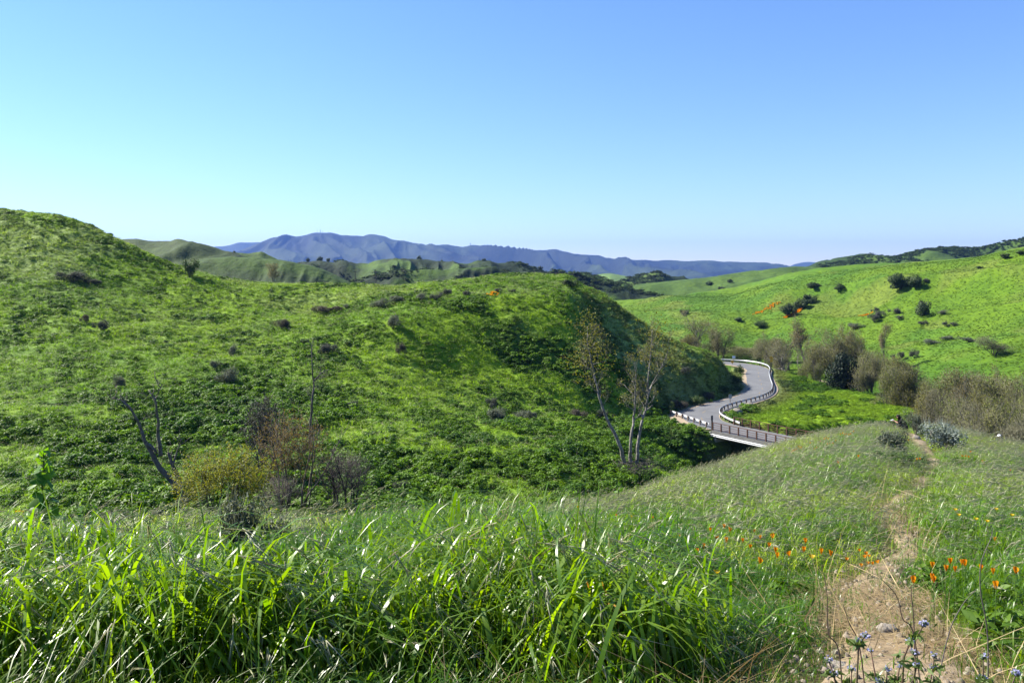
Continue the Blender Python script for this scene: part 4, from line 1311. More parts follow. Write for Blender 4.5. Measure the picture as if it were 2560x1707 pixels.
def limb(mb, p0, d0, L, r0, depth, r, tips, k=6, wander=.18, up=.12, nch=(3, 5), ratio=.62, spread=.75, segs=5, tmin=.35):
    d = np.array(d0, float); d /= np.linalg.norm(d)
    P = [np.array(p0, float)]
    for s in range(segs):
        d = d + r.normal(size=3) * wander + np.array([0, 0, up])
        d /= np.linalg.norm(d)
        P.append(P[-1] + d * L / segs)
    P = np.array(P)
    rad = np.linspace(r0, r0 * (.45 if depth > 0 else .25), segs + 1)
    mb.tube(P, rad, max(3, k), cap=True, rnd=r.random())
    if depth == 0:
        tips.append((P[-1], d, L)); tips.append((P[-2], d, L))
        return P
    n = r.integers(nch[0], nch[1] + 1)
    for c in range(n):
        t = tmin + (1 - tmin) * (c + r.random()) / n
        i = min(int(t * segs), segs - 1); q = P[i] + (P[i + 1] - P[i]) * (t * segs - i)
        ax = r.normal(size=3); ax -= ax.dot(d) * d; ax /= np.linalg.norm(ax) + 1e-9
        nd = d * (1 - .3 * spread) + ax * spread * (.6 + .6 * r.random()) + np.array([0, 0, .15])
        limb(mb, q, nd, L * ratio * (.7 + .5 * r.random()), r0 * .5 * (1 - .35 * t), depth - 1, r, tips, k - 1, wander, up, nch, ratio, spread, max(3, segs - 1), .2)
    tips.append((P[-1], d, L * ratio))
    return P


def foliage(mb, tips, r, n_tw, tw_len, tw_w, n_lf, lf, spread, m_tw=0, m_lf=1, upb=.25):
    """fine twigs and small leaves round the ends of the limbs"""
    T = np.array([t[0] for t in tips]); Dr = np.array([t[1] for t in tips])
    if n_tw:
        i = r.integers(0, len(T), n_tw)
        A = T[i] + r.normal(size=(n_tw, 3)) * spread * .35
        d = Dr[i] * .7 + r.normal(size=(n_tw, 3)) * .6 + np.array([0, 0, upb])
        d /= np.linalg.norm(d, axis=1)[:, None]
        B = A + d * tw_len * (.4 + .9 * r.random((n_tw, 1)))
        mb.slivers(A, B, tw_w, r.random(n_tw), m_tw, r)
        T2 = np.concatenate([B, A * .4 + B * .6, T])
    else:
        T2 = T
    if n_lf:
        i = r.integers(0, len(T2), n_lf)
        P = T2[i] + r.normal(size=(n_lf, 3)) * spread * .3
        N = r.normal(size=(n_lf, 3)) + np.array([0, 0, .4])
        mb.leaves(P, N, lf * (.6 + .8 * r.random(n_lf)), lf * .7 * (.6 + .8 * r.random(n_lf)), r.random(n_lf), m_lf, r)


UNIT = {}


def proto(kind, k):
    """unit plant: 1 m tall, about 1 m across; returns list of (part name, mesh)"""
    key = (kind, k)
    if key in UNIT: return UNIT[key]
    r = np.random.default_rng(1000 + hash(kind) % 1 + sum(map(ord, kind)) * 13 + k * 7)
    parts = []
    if kind in ('willow_g', 'willow_b', 'willow_p', 'willow_y'):
        tr = MB(); tips = []
        for s in range(9):
            a = r.random() * 6.28
            limb(tr, (.05 * math.cos(a), .05 * math.sin(a), 0), (math.cos(a) * (.2 + .6 * r.random()), math.sin(a) * (.2 + .6 * r.random()), 1), .55 + .25 * r.random(), .010, 2, r, tips, 4, .14, .08, (3, 4), .5, .7, 4)
        cr = MB()
        k_ = 10
        lob = np.stack([r.normal(size=k_) * .20, r.normal(size=k_) * .20, .22 + .55 * r.random(k_)], 1); lob[:, :2] *= (1.35 - .7 * lob[:, 2:3])
        lr = .14 + .12 * r.random(k_); n = 5200; c = r.integers(0, k_, n)
        d = r.normal(size=(n, 3)); d /= np.linalg.norm(d, axis=1)[:, None]; d[:, 2] += .25
        A = lob[c] + d * (lr[c] * (.2 + .8 * r.random(n) ** .5))[:, None]; A[:, 2] = np.maximum(A[:, 2], .02)
        B = A + (d + r.normal(size=(n, 3)) * .35 + np.array([0, 0, .08])) * (.03 + .045 * r.random((n, 1)))
        cr.slivers(A, B, .0022, r.random(n), 0, r)
        m_ = 5200 if kind != 'willow_p' else 1500
        j = r.integers(0, n, m_)
        cr.leaves(A[j] + (B[j] - A[j]) * r.random((m_, 1)), r.normal(size=(m_, 3)) + d[j], .027, .018, r.random(m_), 1, r)
        mat = {'willow_g': M_WIL_G, 'willow_b': M_WIL_B, 'willow_p': M_WIL_P, 'willow_y': M_BUD_O}[kind]
        parts = [('trunk', tr, [M_BARK_G]), ('crown', cr, [M_WIL_P if kind == 'willow_p' else M_TWIG_B, mat])]
    elif kind in ('sycamore', 'sycamore_o', 'gnarled'):
        tr = MB(); tips = []
        if kind == 'gnarled':
            for s in range(4):
                a = r.random() * 6.28
                limb(tr, (.08 * math.cos(a), .08 * math.sin(a), 0), (math.cos(a) * .5, math.sin(a) * .5, .8), .62, .028, 3, r, tips, 6, .34, .05, (3, 4), .62, .9, 5)
        else:
            limb(tr, (0, 0, 0), (r.normal() * .12, r.normal() * .12, 1), .78, .026, 3, r, tips, 6, .13, .10, (4, 5), .5, .7, 6, .38)
            limb(tr, (.03, 0, 0), (.28, r.normal() * .2, 1), .62, .02, 2, r, tips, 6, .15, .10, (3, 4), .5, .7, 6, .45)
        cr = MB()
        foliage(cr, tips, r, 1500 if kind == 'gnarled' else 1100, .11, .0028, 900 if kind != 'gnarled' else 1500, .024, .09)
        parts = [('trunk', tr, [M_BARK_W]), ('crown', cr, [M_TWIG_B, M_BUD_O if kind == 'sycamore_o' else (M_WIL_B if kind == 'gnarled' else M_BUD_R)])]
    elif kind in ('round_o', 'round_b'):
        tr = MB(); tips = []
        for s in range(3):
            a = s * 2.1 + r.random()
            limb(tr, (.05 * math.cos(a), .05 * math.sin(a), 0), (math.cos(a) * .35, math.sin(a) * .35, 1), .66, .026, 3, r, tips, 6, .16, .08, (3, 5), .55, .75, 5, .3)
        cr = MB(); foliage(cr, tips, r, 2600, .12, .0028, 2200, .024, .12)
        parts = [('trunk', tr, [M_BARK_D]), ('crown', cr, [M_TWIG_B, M_BUD_O if kind == 'round_o' else M_WIL_B])]
    elif kind in ('evergreen', 'oak'):
        tr = MB(); tips = []
        limb(tr, (0, 0, 0), (0, 0, 1), .55, .04, 2, r, tips, 6, .12, .1, (4, 5), .6, .8, 4, .2)
        cr = MB()
        k_ = 11
        if kind == 'evergreen':
            lob = np.stack([r.normal(size=k_) * .17, r.normal(size=k_) * .17, .16 + .62 * r.random(k_)], 1); lob[:, :2] *= (1.25 - lob[:, 2:3])
            lr = .15 + .12 * r.random(k_)
        else:
            aa, ra = r.random(k_) * 6.28, .36 * np.sqrt(r.random(k_)); lob = np.stack([ra * np.cos(aa), ra * np.sin(aa), .12 + (.58 - ra * .6) * r.random(k_)], 1)
            lr = .13 + .13 * r.random(k_)
        n = 5200; c = r.integers(0, k_, n)
        d = r.normal(size=(n, 3)); d /= np.linalg.norm(d, axis=1)[:, None]
        P = lob[c] + d * (lr[c] * (.55 + .5 * r.random(n) ** .6))[:, None]; P[:, 2] = np.maximum(P[:, 2], .03)
        cr.leaves(P, d + r.normal(size=(n, 3)) * .5 + np.array([0, 0, .3]), .050 * (.6 + .8 * r.random(n)), .030, r.random(n), 0, r)
        parts = [('trunk', tr, [M_BARK_D]), ('crown', cr, [M_EVER if kind == 'evergreen' else M_OAK])]
    else:                                     # shrubs: stems inside a cushion of small leaves
        mat, tw = {'sage': (M_SAGE, M_TWIG_G), 'sage_d': (M_SAGE_D, M_TWIG_G), 'sage_b': (M_SAGE_B, M_TWIG_G), 'bush': (M_BUSH, M_TWIG_B), 'silver': (M_SILV, M_TWIG_G)}[kind]
        st = MB(); tips = []
        for s in range(7):
            a = r.random() * 6.28
            limb(st, (0, 0, 0), (math.cos(a) * .7, math.sin(a) * .7, .8 + .5 * r.random()), .5, .014, 1, r, tips, 4, .2, .08, (3, 4), .6, .7, 4, .3)
        cr = MB()
        k_ = 9
        lob = np.stack([r.normal(size=k_) * .22, r.normal(size=k_) * .22, .28 + .38 * r.random(k_)], 1); lr = .17 + .13 * r.random(k_)
        n = 2000; c = r.integers(0, k_, n)
        d = r.normal(size=(n, 3)); d /= np.linalg.norm(d, axis=1)[:, None]
        P = lob[c] + d * (lr[c] * (.45 + .6 * r.random(n)))[:, None]; P[:, 2] = np.maximum(np.abs(P[:, 2]) - .02, .01)
        cr.leaves(P, d + r.normal(size=(n, 3)) * .6 + np.array([0, 0, .35]), .075 * (.5 + r.random(n)), .032, r.random(n), 0, r)
        cr.slivers(P[:500], P[:500] + d[:500] * .10 + np.array([0, 0, .07]), .005, r.random(500), 0, r)
        parts = [('stems', st, [tw]), ('leaves', cr, [mat])]
    allV = np.concatenate([v for _, mb, _ in parts for v in mb.V])
    sx = max(np.percentile(np.abs(allV[:, 0]), 98), np.percentile(np.abs(allV[:, 1]), 98)) * 2
    sz = np.percentile(allV[:, 2], 99.5)
    out = []
    for nm, mb, mats in parts:
        mb.V = [v / np.array([sx, sx, sz]) for v in mb.V]
        o = mb.build(nm, mats, link=False)
        out.append((nm, o))
    UNIT[key] = out
    return out


NAMES = {'willow_g': 'willow_tree', 'willow_b': 'willow_tree', 'willow_p': 'willow_tree', 'willow_y': 'willow_tree', 'sycamore': 'sycamore_tree', 'sycamore_o': 'sycamore_tree', 'gnarled': 'gnarled_tree',
         'round_o': 'leafless_tree', 'round_b': 'leafless_tree', 'evergreen': 'evergreen_tree', 'oak': 'oak_tree', 'sage': 'sagebrush', 'sage_d': 'sagebrush', 'sage_b': 'sagebrush', 'bush': 'bush', 'silver': 'silver_bush'}
CATS = {'willow_tree': 'tree', 'sycamore_tree': 'tree', 'gnarled_tree': 'tree', 'leafless_tree': 'tree', 'evergreen_tree': 'tree', 'oak_tree': 'tree', 'sagebrush': 'shrub', 'bush': 'shrub', 'silver_bush': 'shrub'}
VAR = {}


def put(kind, loc, w_, h_, label, group=None, rz=None, wy=None):
    k = VAR.get(kind, 0); VAR[kind] = k + 1
    nm = NAMES[kind]
    root = empty(nm, loc, rz if rz is not None else RNG.random() * 6.28)
    tag(root, label, CATS[nm], group)
    root.scale = (w_, wy or w_, h_)
    for pn, po in proto(kind, k % (4 if kind in ('sage', 'sage_d', 'sage_b', 'bush') else 3)):
        c = po.copy(); c.name = pn; COL.objects.link(c); c.parent = root
    return root


def at_px(kind, L, px, pyb, wpx, hpx, label, group=None, **kw):
    """stand a plant of the photographed width and height where its foot meets the land"""
    p = L.hit(px, pyb)
    return put(kind, (p.x, p.y, p.z - .02 * hpx / F * p.y), wpx / F * p.y * 1.05, hpx / F * p.y * 1.06, label, group, **kw)


# ---- shrubs on the left slope
GS = 'grey sagebrush shrubs on the green hillside'
S = [('bush', 473, 694, 46, 46, 'round dark green bush alone near the foot of the skyline slope', None),
     ('sage_d', 183, 706, 62, 26, 'low dark sagebrush patch high on the left slope, widest of three', GS),
     ('sage_d', 221, 712, 36, 18, 'small dark shrub just right of the wide low sagebrush patch', GS),
     ('sage_d', 246, 713, 26, 13, 'third and smallest shrub right of the wide low sagebrush patch', GS),
     ('sage_b', 214, 806, 30, 19, 'upper of two brownish shrubs side by side on the left slope', GS),
     ('sage_d', 258, 827, 40, 26, 'lower right of two shrubs side by side on the left slope', GS),
     ('sage', 578, 890, 38, 28, 'grey shrub above the pair of shrubs in mid slope', GS),
     ('sage', 539, 923, 30, 22, 'small grey shrub just above the larger trailing one in mid slope', GS),
     ('sage', 567, 961, 54, 42, 'larger grey green shrub with dark right side in mid slope', GS),
     ('sage', 303, 975, 42, 34, 'pale sagebrush just above the top of the leaning dead tree', GS),
     ('sage_b', 704, 822, 42, 23, 'brownish grey shrub on bright grass left of the spur', GS),
     ('sage_d', 821, 884, 42, 24, 'dark grey shrub right of the thin bare tree top', GS),
     ('sage_b', 804, 785, 50, 21, 'brownish shrub on the shoulder below the saddle, left of two', GS),
     ('sage_b', 841, 779, 38, 14, 'flat brownish shrub beside the one on the shoulder', GS),
     ('sage', 870, 772, 34, 12, 'flat grey shrub last in the row on the shoulder', GS),
     ('sage', 982, 822, 46, 34, 'round grey shrub on the left edge of the shaded face', GS),
     ('sage_b', 999, 888, 32, 30, 'purple brown shrub lower on the shaded face of the spur', GS),
     ('sage', 946, 771, 48, 24, 'grey shrub at the start of the row along the plateau rim', GS),
     ('sage', 1000, 757, 52, 18, 'wide grey shrub second along the plateau rim', GS),
     ('sage', 1048, 750, 48, 18, 'wide grey shrub third along the plateau rim', GS),
     ('sage_d', 1092, 750, 36, 18, 'dark grey shrub behind the plateau rim, below the saddle crest', GS),
     ('sage_d', 1118, 742, 44, 20, 'dark shrub on the plateau left of the orange poppies', GS),
     ('sage_d', 1166, 740, 28, 13, 'small shrub on the plateau nearest the orange poppies', GS),
     ('sage_d', 1246, 730, 26, 9, 'left of two tiny dark shrubs on the bright plateau', GS),
     ('sage_d', 1281, 731, 22, 8, 'right of two tiny dark shrubs on the bright plateau', GS),
     ('oak', 1425, 716, 44, 17, 'dark bush on the lip at the right end of the plateau', None),
     ('sage_d', 1235, 1022, 44, 28, 'dark shrub above the wide grey one at the foot of the spur', GS),
     ('sage', 1248, 1055, 66, 34, 'widest grey sagebrush on the bright terrace below the spur', GS),
     ('sage', 1301, 1047, 40, 22, 'middle grey shrub on the bright terrace below the spur', GS),
     ('sage', 1334, 1051, 42, 24, 'right hand grey shrub on the bright terrace below the spur', GS),
     ('sage_b', 1440, 1048, 52, 22, 'flat brownish shrub behind the left sycamore trunk', GS),
     ('sage_d', 1503, 1044, 30, 20, 'small dark shrub just behind the left sycamore trunk', GS),
     ('sage_d', 1714, 938, 34, 20, 'dark shrub on the pale rib above the road', GS),
     ('sage_b', 1772, 1000, 34, 20, 'brown roadside shrub beside the inner edge of the road', GS),
     ('bush', 1738, 1014, 38, 24, 'dark green roadside shrub between two brown ones by the road', GS),
     ('sage_b', 1700, 1026, 40, 26, 'brown roadside shrub near the sandy turnout', GS),
     ('bush', 1668, 1030, 40, 26, 'dark green shrub at the left tip of the sandy turnout', GS),
     ('bush', 1815, 985, 30, 22, 'green shrub on the inner road edge where it straightens', GS),
     ('bush', 1842, 962, 26, 24, 'green shrub on the inner road edge halfway to the bend', GS),
     ('bush', 1850, 935, 24, 22, 'green shrub on the inner road edge nearest the far bend', GS),
     ('sage_d', 880, 1014, 36, 12, 'low pale shrub on the terrace left of the shaded face', GS),
     ('bush', 1100, 1210, 46, 30, 'dark leafy shrub on the stream bank above the foreground grass', None),
     ('sage_d', 1010, 1235, 60, 34, 'low dark shrub at the stream edge behind the grass', GS)]
for k, px, py, w_, h_, lab, g in S: at_px(k, HILL, px, py, w_, h_, lab, g)

# ---- on the right hill
GR = 'dark shrubs scattered over the right hill'
S = [('oak', 2252, 722, 62, 44, 'biggest dark oak high on the right hill', GR), ('oak', 2288, 718, 50, 34, 'dark oak touching the biggest one on its right', GR),
     ('sage_d', 2316, 706, 24, 10, 'small grey shrub at the right tip of the high oak pair', GR),
     ('oak', 2307, 788, 46, 42, 'round dark oak with a long shadow in mid right hill', GR), ('sage', 2358, 786, 28, 12, 'grey shrub in the shadow of the round oak', GR),
     ('oak', 1968, 790, 46, 36, 'dark oak between the two orange poppy streaks', GR), ('oak', 2003, 770, 40, 28, 'middle dark oak in the gully by the poppy streaks', GR), ('oak', 2024, 757, 36, 24, 'upper dark oak in the gully by the poppy streaks', GR),
     ('oak', 2031, 720, 46, 16, 'flat dark oak patch near the crest, left of two', GR), ('oak', 2100, 724, 32, 18, 'small dark oak near the crest, right of the flat one', GR),
     ('sage_d', 2186, 804, 34, 18, 'lowest grey shrub in the trio left of the round oak', GR), ('sage_d', 2198, 792, 30, 16, 'middle grey shrub in the trio left of the round oak', GR), ('sage_d', 2192, 781, 26, 12, 'top grey shrub in the trio left of the round oak', GR),
     ('sage_d', 2243, 785, 36, 14, 'grey shrub between the trio and the round oak', GR), ('sage_d', 2248, 800, 18, 11, 'tiny grey shrub below the one left of the round oak', GR),
     ('sage_d', 2309, 812, 26, 11, 'small grey shrub straight below the round oak', GR), ('sage_d', 2362, 816, 24, 12, 'left of two small shrubs below right of the round oak', GR), ('sage_d', 2386, 815, 22, 10, 'right of two small shrubs below right of the round oak', GR),
     ('sage', 2137, 822, 40, 14, 'pale grey shrub above the olive crowned creek tree', GR), ('oak', 2512, 646, 30, 14, 'dark bush close to the right skyline', GR), ('oak', 2550, 636, 26, 11, 'dark bush on the skyline at the right border', GR),
     ('sage_d', 2252, 898, 20, 18, 'left grey shrub of the three low on the right hill', GR), ('sage_d', 2285, 895, 28, 22, 'largest grey shrub of the three low on the right hill', GR), ('sage_d', 2234, 900, 18, 14, 'smallest grey shrub of the three low on the right hill', GR),
     ('sage', 2330, 860, 40, 12, 'left part of a pale sage row low on the right hill', GR), ('sage', 2362, 851, 40, 12, 'right part of a pale sage row low on the right hill', GR), ('sage', 2422, 856, 46, 14, 'bluish sage patch right of the pale sage row', GR),
     ('oak', 1846, 803, 28, 12, 'dark bush standing in for the dark gash of a narrow gully above the road bend', GR), ('oak', 1711, 786, 28, 14, 'dark outcrop built as a scrub clump beyond the end of the spur', GR), ('oak', 2450, 672, 18, 8, 'tiny dark bush just under the crest of the right hill', GR),  # oak shapes put in for a dark gully gash and a dark outcrop
     ('bush', 1901, 820, 40, 18, 'green bush patch in the fold above the creek trees', GR), ('willow_p', 2486, 888, 70, 44, 'bare brown brush in a gully of the right hill', GR)]
for k, px, py, w_, h_, lab, g in S: at_px(k, RIGHT, px, py, w_ * (.88 if k == 'oak' else 1), h_ * (.85 if k == 'oak' else 1), lab, g)

# ---- trees along the creek (foot hidden by the terrace, so placed by their distance)
GT = 'bare and budding trees along the creek'


def creek_tree(kind, px, d, pyt, wpx, label, land=None, **kw):
    x = (px - CX) / F * d
    zb = float((land or RIGHT).z(x, d)[0]) - .1
    zt = (HY - pyt) / F * d
    return put(kind, (x, d, zb), wpx / F * d * (1.35 if px < 2280 else 1.75), (zt - zb) * (1.06 if px < 2280 else .93), label, GT, **kw)


creek_tree('sycamore_o', 1743, 262, 778, 70, 'pale trunked sycamore just beyond the end of the spur')
creek_tree('willow_y', 1722, 258, 838, 60, 'low budding willow beside the pale sycamore beyond the spur')
creek_tree('round_o', 1800, 252, 812, 62, 'olive tree with dark clumps left of the road bend')
creek_tree('round_b', 1770, 256, 842, 60, 'brownish low tree between the pale sycamore and the olive tree')
creek_tree('willow_b', 1842, 262, 868, 70, 'low brown brush behind the far end of the guardrail')
creek_tree('willow_g', 1880, 266, 872, 80, 'greenish brush behind the top of the road bend')
creek_tree('round_b', 1905, 240, 836, 62, 'brown rounded tree above the road bend')
creek_tree('willow_p', 1940, 232, 868, 60, 'bare grey brush behind the amber warning sign')
creek_tree('gnarled', 1975, 214, 846, 92, 'gnarled tree with tangled whitish limbs behind the meadow edge')
creek_tree('gnarled', 2008, 220, 858, 66, 'second gnarled tree, right behind the tangled whitish one')
creek_tree('sycamore', 2018, 236, 800, 66, 'tall white limbed sycamore rising behind the gnarled trees')
creek_tree('sycamore', 1972, 238, 826, 56, 'bare topped pale tree left of the tall white sycamore')
creek_tree('willow_b', 2052, 206, 868, 76, 'brownish willow between the gnarled trees and the evergreen')
creek_tree('willow_g', 2040, 200, 905, 60, 'small green brown willow at the meadow edge by the evergreen')
creek_tree('round_o', 2108, 212, 826, 80, 'round olive crowned tree behind the dark evergreen')
creek_tree('round_o', 2150, 214, 822, 76, 'olive crowned tree right behind the round olive one')
creek_tree('sycamore', 2206, 214, 812, 30, 'thin white trunked sapling tree right of the olive crowns', rz=.4)
creek_tree('evergreen', 2104, 176, 892, 74, 'dark blue green evergreen tree at the meadow edge')
creek_tree('willow_g', 2160, 186, 892, 62, 'green willow just right of the dark evergreen')
creek_tree('round_b', 2195, 172, 886, 92, 'pale bare tree with straight trunk by the creek path')
creek_tree('willow_y', 2225, 178, 898, 80, 'olive willow behind the pale bare tree')
creek_tree('willow_g', 2232, 152, 926, 74, 'dense green willow on the meadow corner, left of two')
creek_tree('willow_y', 2272, 150, 934, 70, 'dense green willow on the meadow corner, right of two')
creek_tree('willow_y', 2318, 132, 968, 78, 'rounded yellowish willow at mid creek')
creek_tree('willow_p', 2356, 130, 955, 60, 'greyish bare willow right of the rounded yellowish one')
creek_tree('sycamore', 2372, 128, 925, 60, 'slim pale trunked tree standing among the willows')
creek_tree('willow_b', 2400, 140, 912, 84, 'brown hazy willow behind the slim pale tree')
creek_tree('willow_g', 2440, 142, 915, 90, 'tall hazy green willow in the upper row on the right')
creek_tree('willow_g', 2500, 138, 922, 96, 'wide hazy green willow next to the right border')
creek_tree('willow_b', 2552, 132, 935, 90, 'brown willow cut by the right border')
creek_tree('sycamore', 2500, 142, 900, 30, 'thin white snag poking out of the right willows')
creek_tree('willow_p', 2418, 112, 985, 72, 'pale bare thicket in front of the hazy willows')
creek_tree('willow_p', 2352, 116, 1012, 64, 'low pale thicket behind the silver bush')
creek_tree('willow_b', 2465, 104, 1000, 92, 'brown thicket above the two far walkers')
creek_tree('willow_g', 2520, 108, 985, 90, 'greenish thicket at the right border')
creek_tree('willow_p', 2490, 88, 1035, 90, 'grey thicket right behind the two far walkers')
creek_tree('willow_p', 2548, 84, 1030, 90, 'nearest grey thicket, cut by the right border')
creek_tree('willow_b', 2412, 90, 1062, 70, 'low brown thicket left of the far walkers')
creek_tree('willow_p', 2640, 86, 1020, 120, 'grey thicket outside the right border')
creek_tree('willow_g', 2640, 128, 930, 120, 'hazy green willow outside the right border')
for kind, px, d, pyt, wpx, lab in [('willow_g', 2076, 224, 862, 70, 'green brown willow behind the small one at the meadow edge'), ('willow_b', 2120, 222, 868, 70, 'hazy brown willow filling the gap behind the olive crowns'), ('willow_g', 2180, 205, 880, 64, 'green willow behind the pale bare tree, left side'), ('willow_b', 2262, 176, 905, 66, 'brown willow behind the meadow corner willows'),
                               ('willow_g', 2300, 150, 940, 66, 'olive willow between the meadow corner and the yellowish one'), ('willow_g', 2385, 118, 985, 70, 'green willow in front of the slim pale tree'), ('willow_g', 2340, 146, 935, 70, 'green willow at the back of the mid creek row'), ('willow_y', 2455, 120, 960, 80, 'yellowish willow in the middle of the right thicket'),
                               ('willow_g', 2540, 118, 955, 80, 'green willow high in the right border thicket'), ('willow_b', 1930, 250, 850, 56, 'low olive brush between the brown tree and the grey brush')]:
    creek_tree(kind, px, d, pyt, wpx, lab)
# creek path seen between the trees
pth = []
for px, d in ((2040, 214), (2100, 196), (2150, 184), (2185, 172), (2215, 160), (2250, 150)):
    x = (px - CX) / F * d; pth.append((x, d))
P2 = smooth_path([(a, b) for a, b in pth], 1.0)
t2 = np.gradient(P2, axis=0); t2 /= np.linalg.norm(t2, axis=1)[:, None]; n2 = np.stack([t2[:, 1], -t2[:, 0]], 1)
V = []
for s in (-1.5, -.5, .5, 1.5):
    q = P2 + n2 * s; V.append(np.concatenate([q, np.maximum(RIGHT.z(q[:, 0], q[:, 1]), TERR.z(q[:, 0], q[:, 1]))[:, None] + .12], 1))
V = np.stack(V, 1); k_ = 4
i = np.arange(len(P2) - 1)[:, None] * k_; j = np.arange(3)[None, :]
o = mesh_obj('path', V.reshape(-1, 3), np.stack([i + j, i + j + 1, i + k_ + j + 1, i + k_ + j], -1).reshape(-1, 4), M_SAND)
tag(o, 'short piece of pale dirt path beside the creek trees', 'path', kind='structure')

# ---- single trees across the stream
def px3(px, py, d): return np.array([(px - CX) / F * d, d, (HY - py) / F * d])


def traced(mb, pts, d, r0, r1, k=7, wob=.05, rng=RNG):
    n = len(pts)
    P = np.array([px3(x, y, d + (rng.random() - .5) * .9) for x, y in pts])
    if n > 2:
        s_ = np.concatenate([[0], np.cumsum(np.linalg.norm(np.diff(P, axis=0), axis=1))]); q_ = np.arange(0, s_[-1], .25)
        P = np.stack([catmull(s_, P[:, c], q_) for c in range(3)], 1)
    L = len(P)
    P = P + (np.stack([fbm(np.arange(L) * .3, np.full(L, 7.0 + c), 2, int(pts[0][0])) - .5 for c in range(3)], 1)) * wob * 2
    P[0] = px3(*pts[0], d)
    mb.tube(P, np.linspace(r0, r1, L), k, rnd=.5)
    return P


r = np.random.default_rng(77)
D0 = 80.0
base = px3(1578, 1152, D0)
syc = empty('sycamore_tree', base); tag(syc, 'three trunked sycamore with sparse olive leaves by the stream, left of the bridge', 'tree')
tips = []
trunks = [([(1562, 1158), (1553, 1125), (1542, 1096), (1520, 1053), (1504, 1013), (1494, 973), (1486, 938), (1475, 887), (1469, 850), (1468, 812)], .21, .03),
          ([(1576, 1158), (1578, 1088), (1584, 1048), (1589, 994), (1589, 941), (1586, 900)], .19, .025),
          ([(1592, 1158), (1598, 1088), (1606, 1048), (1614, 1021), (1620, 989), (1633, 957), (1646, 933), (1665, 892), (1676, 862)], .19, .025)]
for pts, r0, r1 in trunks:
    mb = MB(); P = traced(mb, pts, D0, r0, r1, 8, .06)
    for s in range(11):
        i = int(len(P) * (.42 + .56 * s / 11)); d = P[min(i + 1, len(P) - 1)] - P[i - 1]
        a = r.normal(size=3); a[2] = abs(a[2]) * .8 + .2
        limb(mb, P[i], a + d / np.linalg.norm(d) * .6, .9 + 1.0 * r.random(), .05 * (1 - .5 * s / 11), 2, r, tips, 4, .2, .1, (2, 3), .6, .7, 4)
    part(mb, 'trunk', M_BARK_W, syc, syc, True)
for pts, r0, r1 in [([(1619, 988), (1622, 930), (1626, 887), (1629, 850), (1631, 822)], .12, .03), ([(1612, 1028), (1622, 1020), (1634, 1011)], .09, .04), ([(1620, 984), (1608, 976), (1599, 973)], .07, .03), ([(1606, 1042), (1600, 1032), (1597, 1025)], .07, .02)]:
    mb = MB(); P = traced(mb, pts, D0, r0, r1, 6, .04)
    if len(pts) > 4:
        for s in range(7):
            i = int(len(P) * (.4 + .58 * s / 7)); a = r.normal(size=3); a[2] = abs(a[2]) + .3
            limb(mb, P[i], a, 1.0, .035, 2, r, tips, 4, .2, .1, (2, 3), .6, .7, 4)
    part(mb, 'limb', M_BARK_W, syc, syc, True)
cr = MB()
foliage(cr, tips, r, 2600, .6, .009, 900, .16, .55)
for cx_, cy_, rx, ry, n in ((1468, 815, 36, 40, 300), (1500, 900, 34, 40, 200), (1442, 905, 28, 30, 130), (1642, 828, 34, 34, 220), (1676, 880, 26, 28, 120), (1612, 890, 30, 30, 110), (1480, 860, 34, 28, 220), (1460, 940, 22, 22, 60)):
    P = np.array([px3(cx_ + rx * a * .6, cy_ + ry * b * .6, D0 + c * 1.0) for a, b, c in r.normal(size=(n, 3))])
    cr.leaves(P, r.normal(size=(n, 3)), .18 * (.6 + .8 * r.random(n)), .14, r.random(n), 1, r)
    cr.slivers(P[:n // 2], P[:n // 2] + r.normal(size=(n // 2, 3)) * .3, .010, None, 0, r)
at_root(cr.build('crown', [M_TWIG_B, M_SYC], syc), syc)
# root debris
db_ = MB(); n = 420
c = px3(1592, 1165, D0 - .3); A = c + r.normal(size=(n, 3)) * np.array([1.1, .9, .35]); A[:, 2] = np.maximum(A[:, 2], c[2] - .9)
db_.slivers(A, A + r.normal(size=(n, 3)) * np.array([.7, .5, .45]), .02, None, 0, r)
o = db_.build('dead_brush', [M_TWIG_G], smooth=False); tag(o, 'heap of dead brush round the foot of the three trunked sycamore', 'brush')

D1_ = 58.0
dead = empty('dead_tree', px3(465, 1245, D1_)); tag(dead, 'leaning dead tree with bare dark limbs left of the yellow green bush', 'tree')
tips = []
for nm, pts, r0, r1 in [('trunk', [(470, 1262), (426, 1198), (393, 1159), (366, 1108), (349, 1064), (327, 1025), (312, 1001), (296, 985)], .27, .035),
                        ('limb', [(402, 1140), (396, 1085), (392, 1025), (387, 998), (372, 974)], .15, .04), ('limb', [(387, 1000), (398, 975), (408, 955)], .06, .02), ('limb', [(455, 1235), (447, 1207), (430, 1160), (417, 1126)], .24, .09),
                        ('limb', [(432, 1165), (444, 1125), (454, 1094)], .07, .02), ('limb', [(325, 1022), (300, 1000), (274, 997)], .08, .03), ('limb', [(372, 1110), (384, 1122), (396, 1140)], .09, .07)]:
    mb = MB(); P = traced(mb, pts, D1_, r0, r1, 8, .06)
    for s in range(4 if r1 < .1 else 0):
        a = r.normal(size=3); a[2] = abs(a[2]) + .1
        limb(mb, P[int(len(P) * (.6 + .1 * s))], a, .8 + .6 * r.random(), .03, 1, r, tips, 4, .3, .05, (2, 3), .6, .8, 4)
    part(mb, nm, M_BARK_G, dead, dead, True)

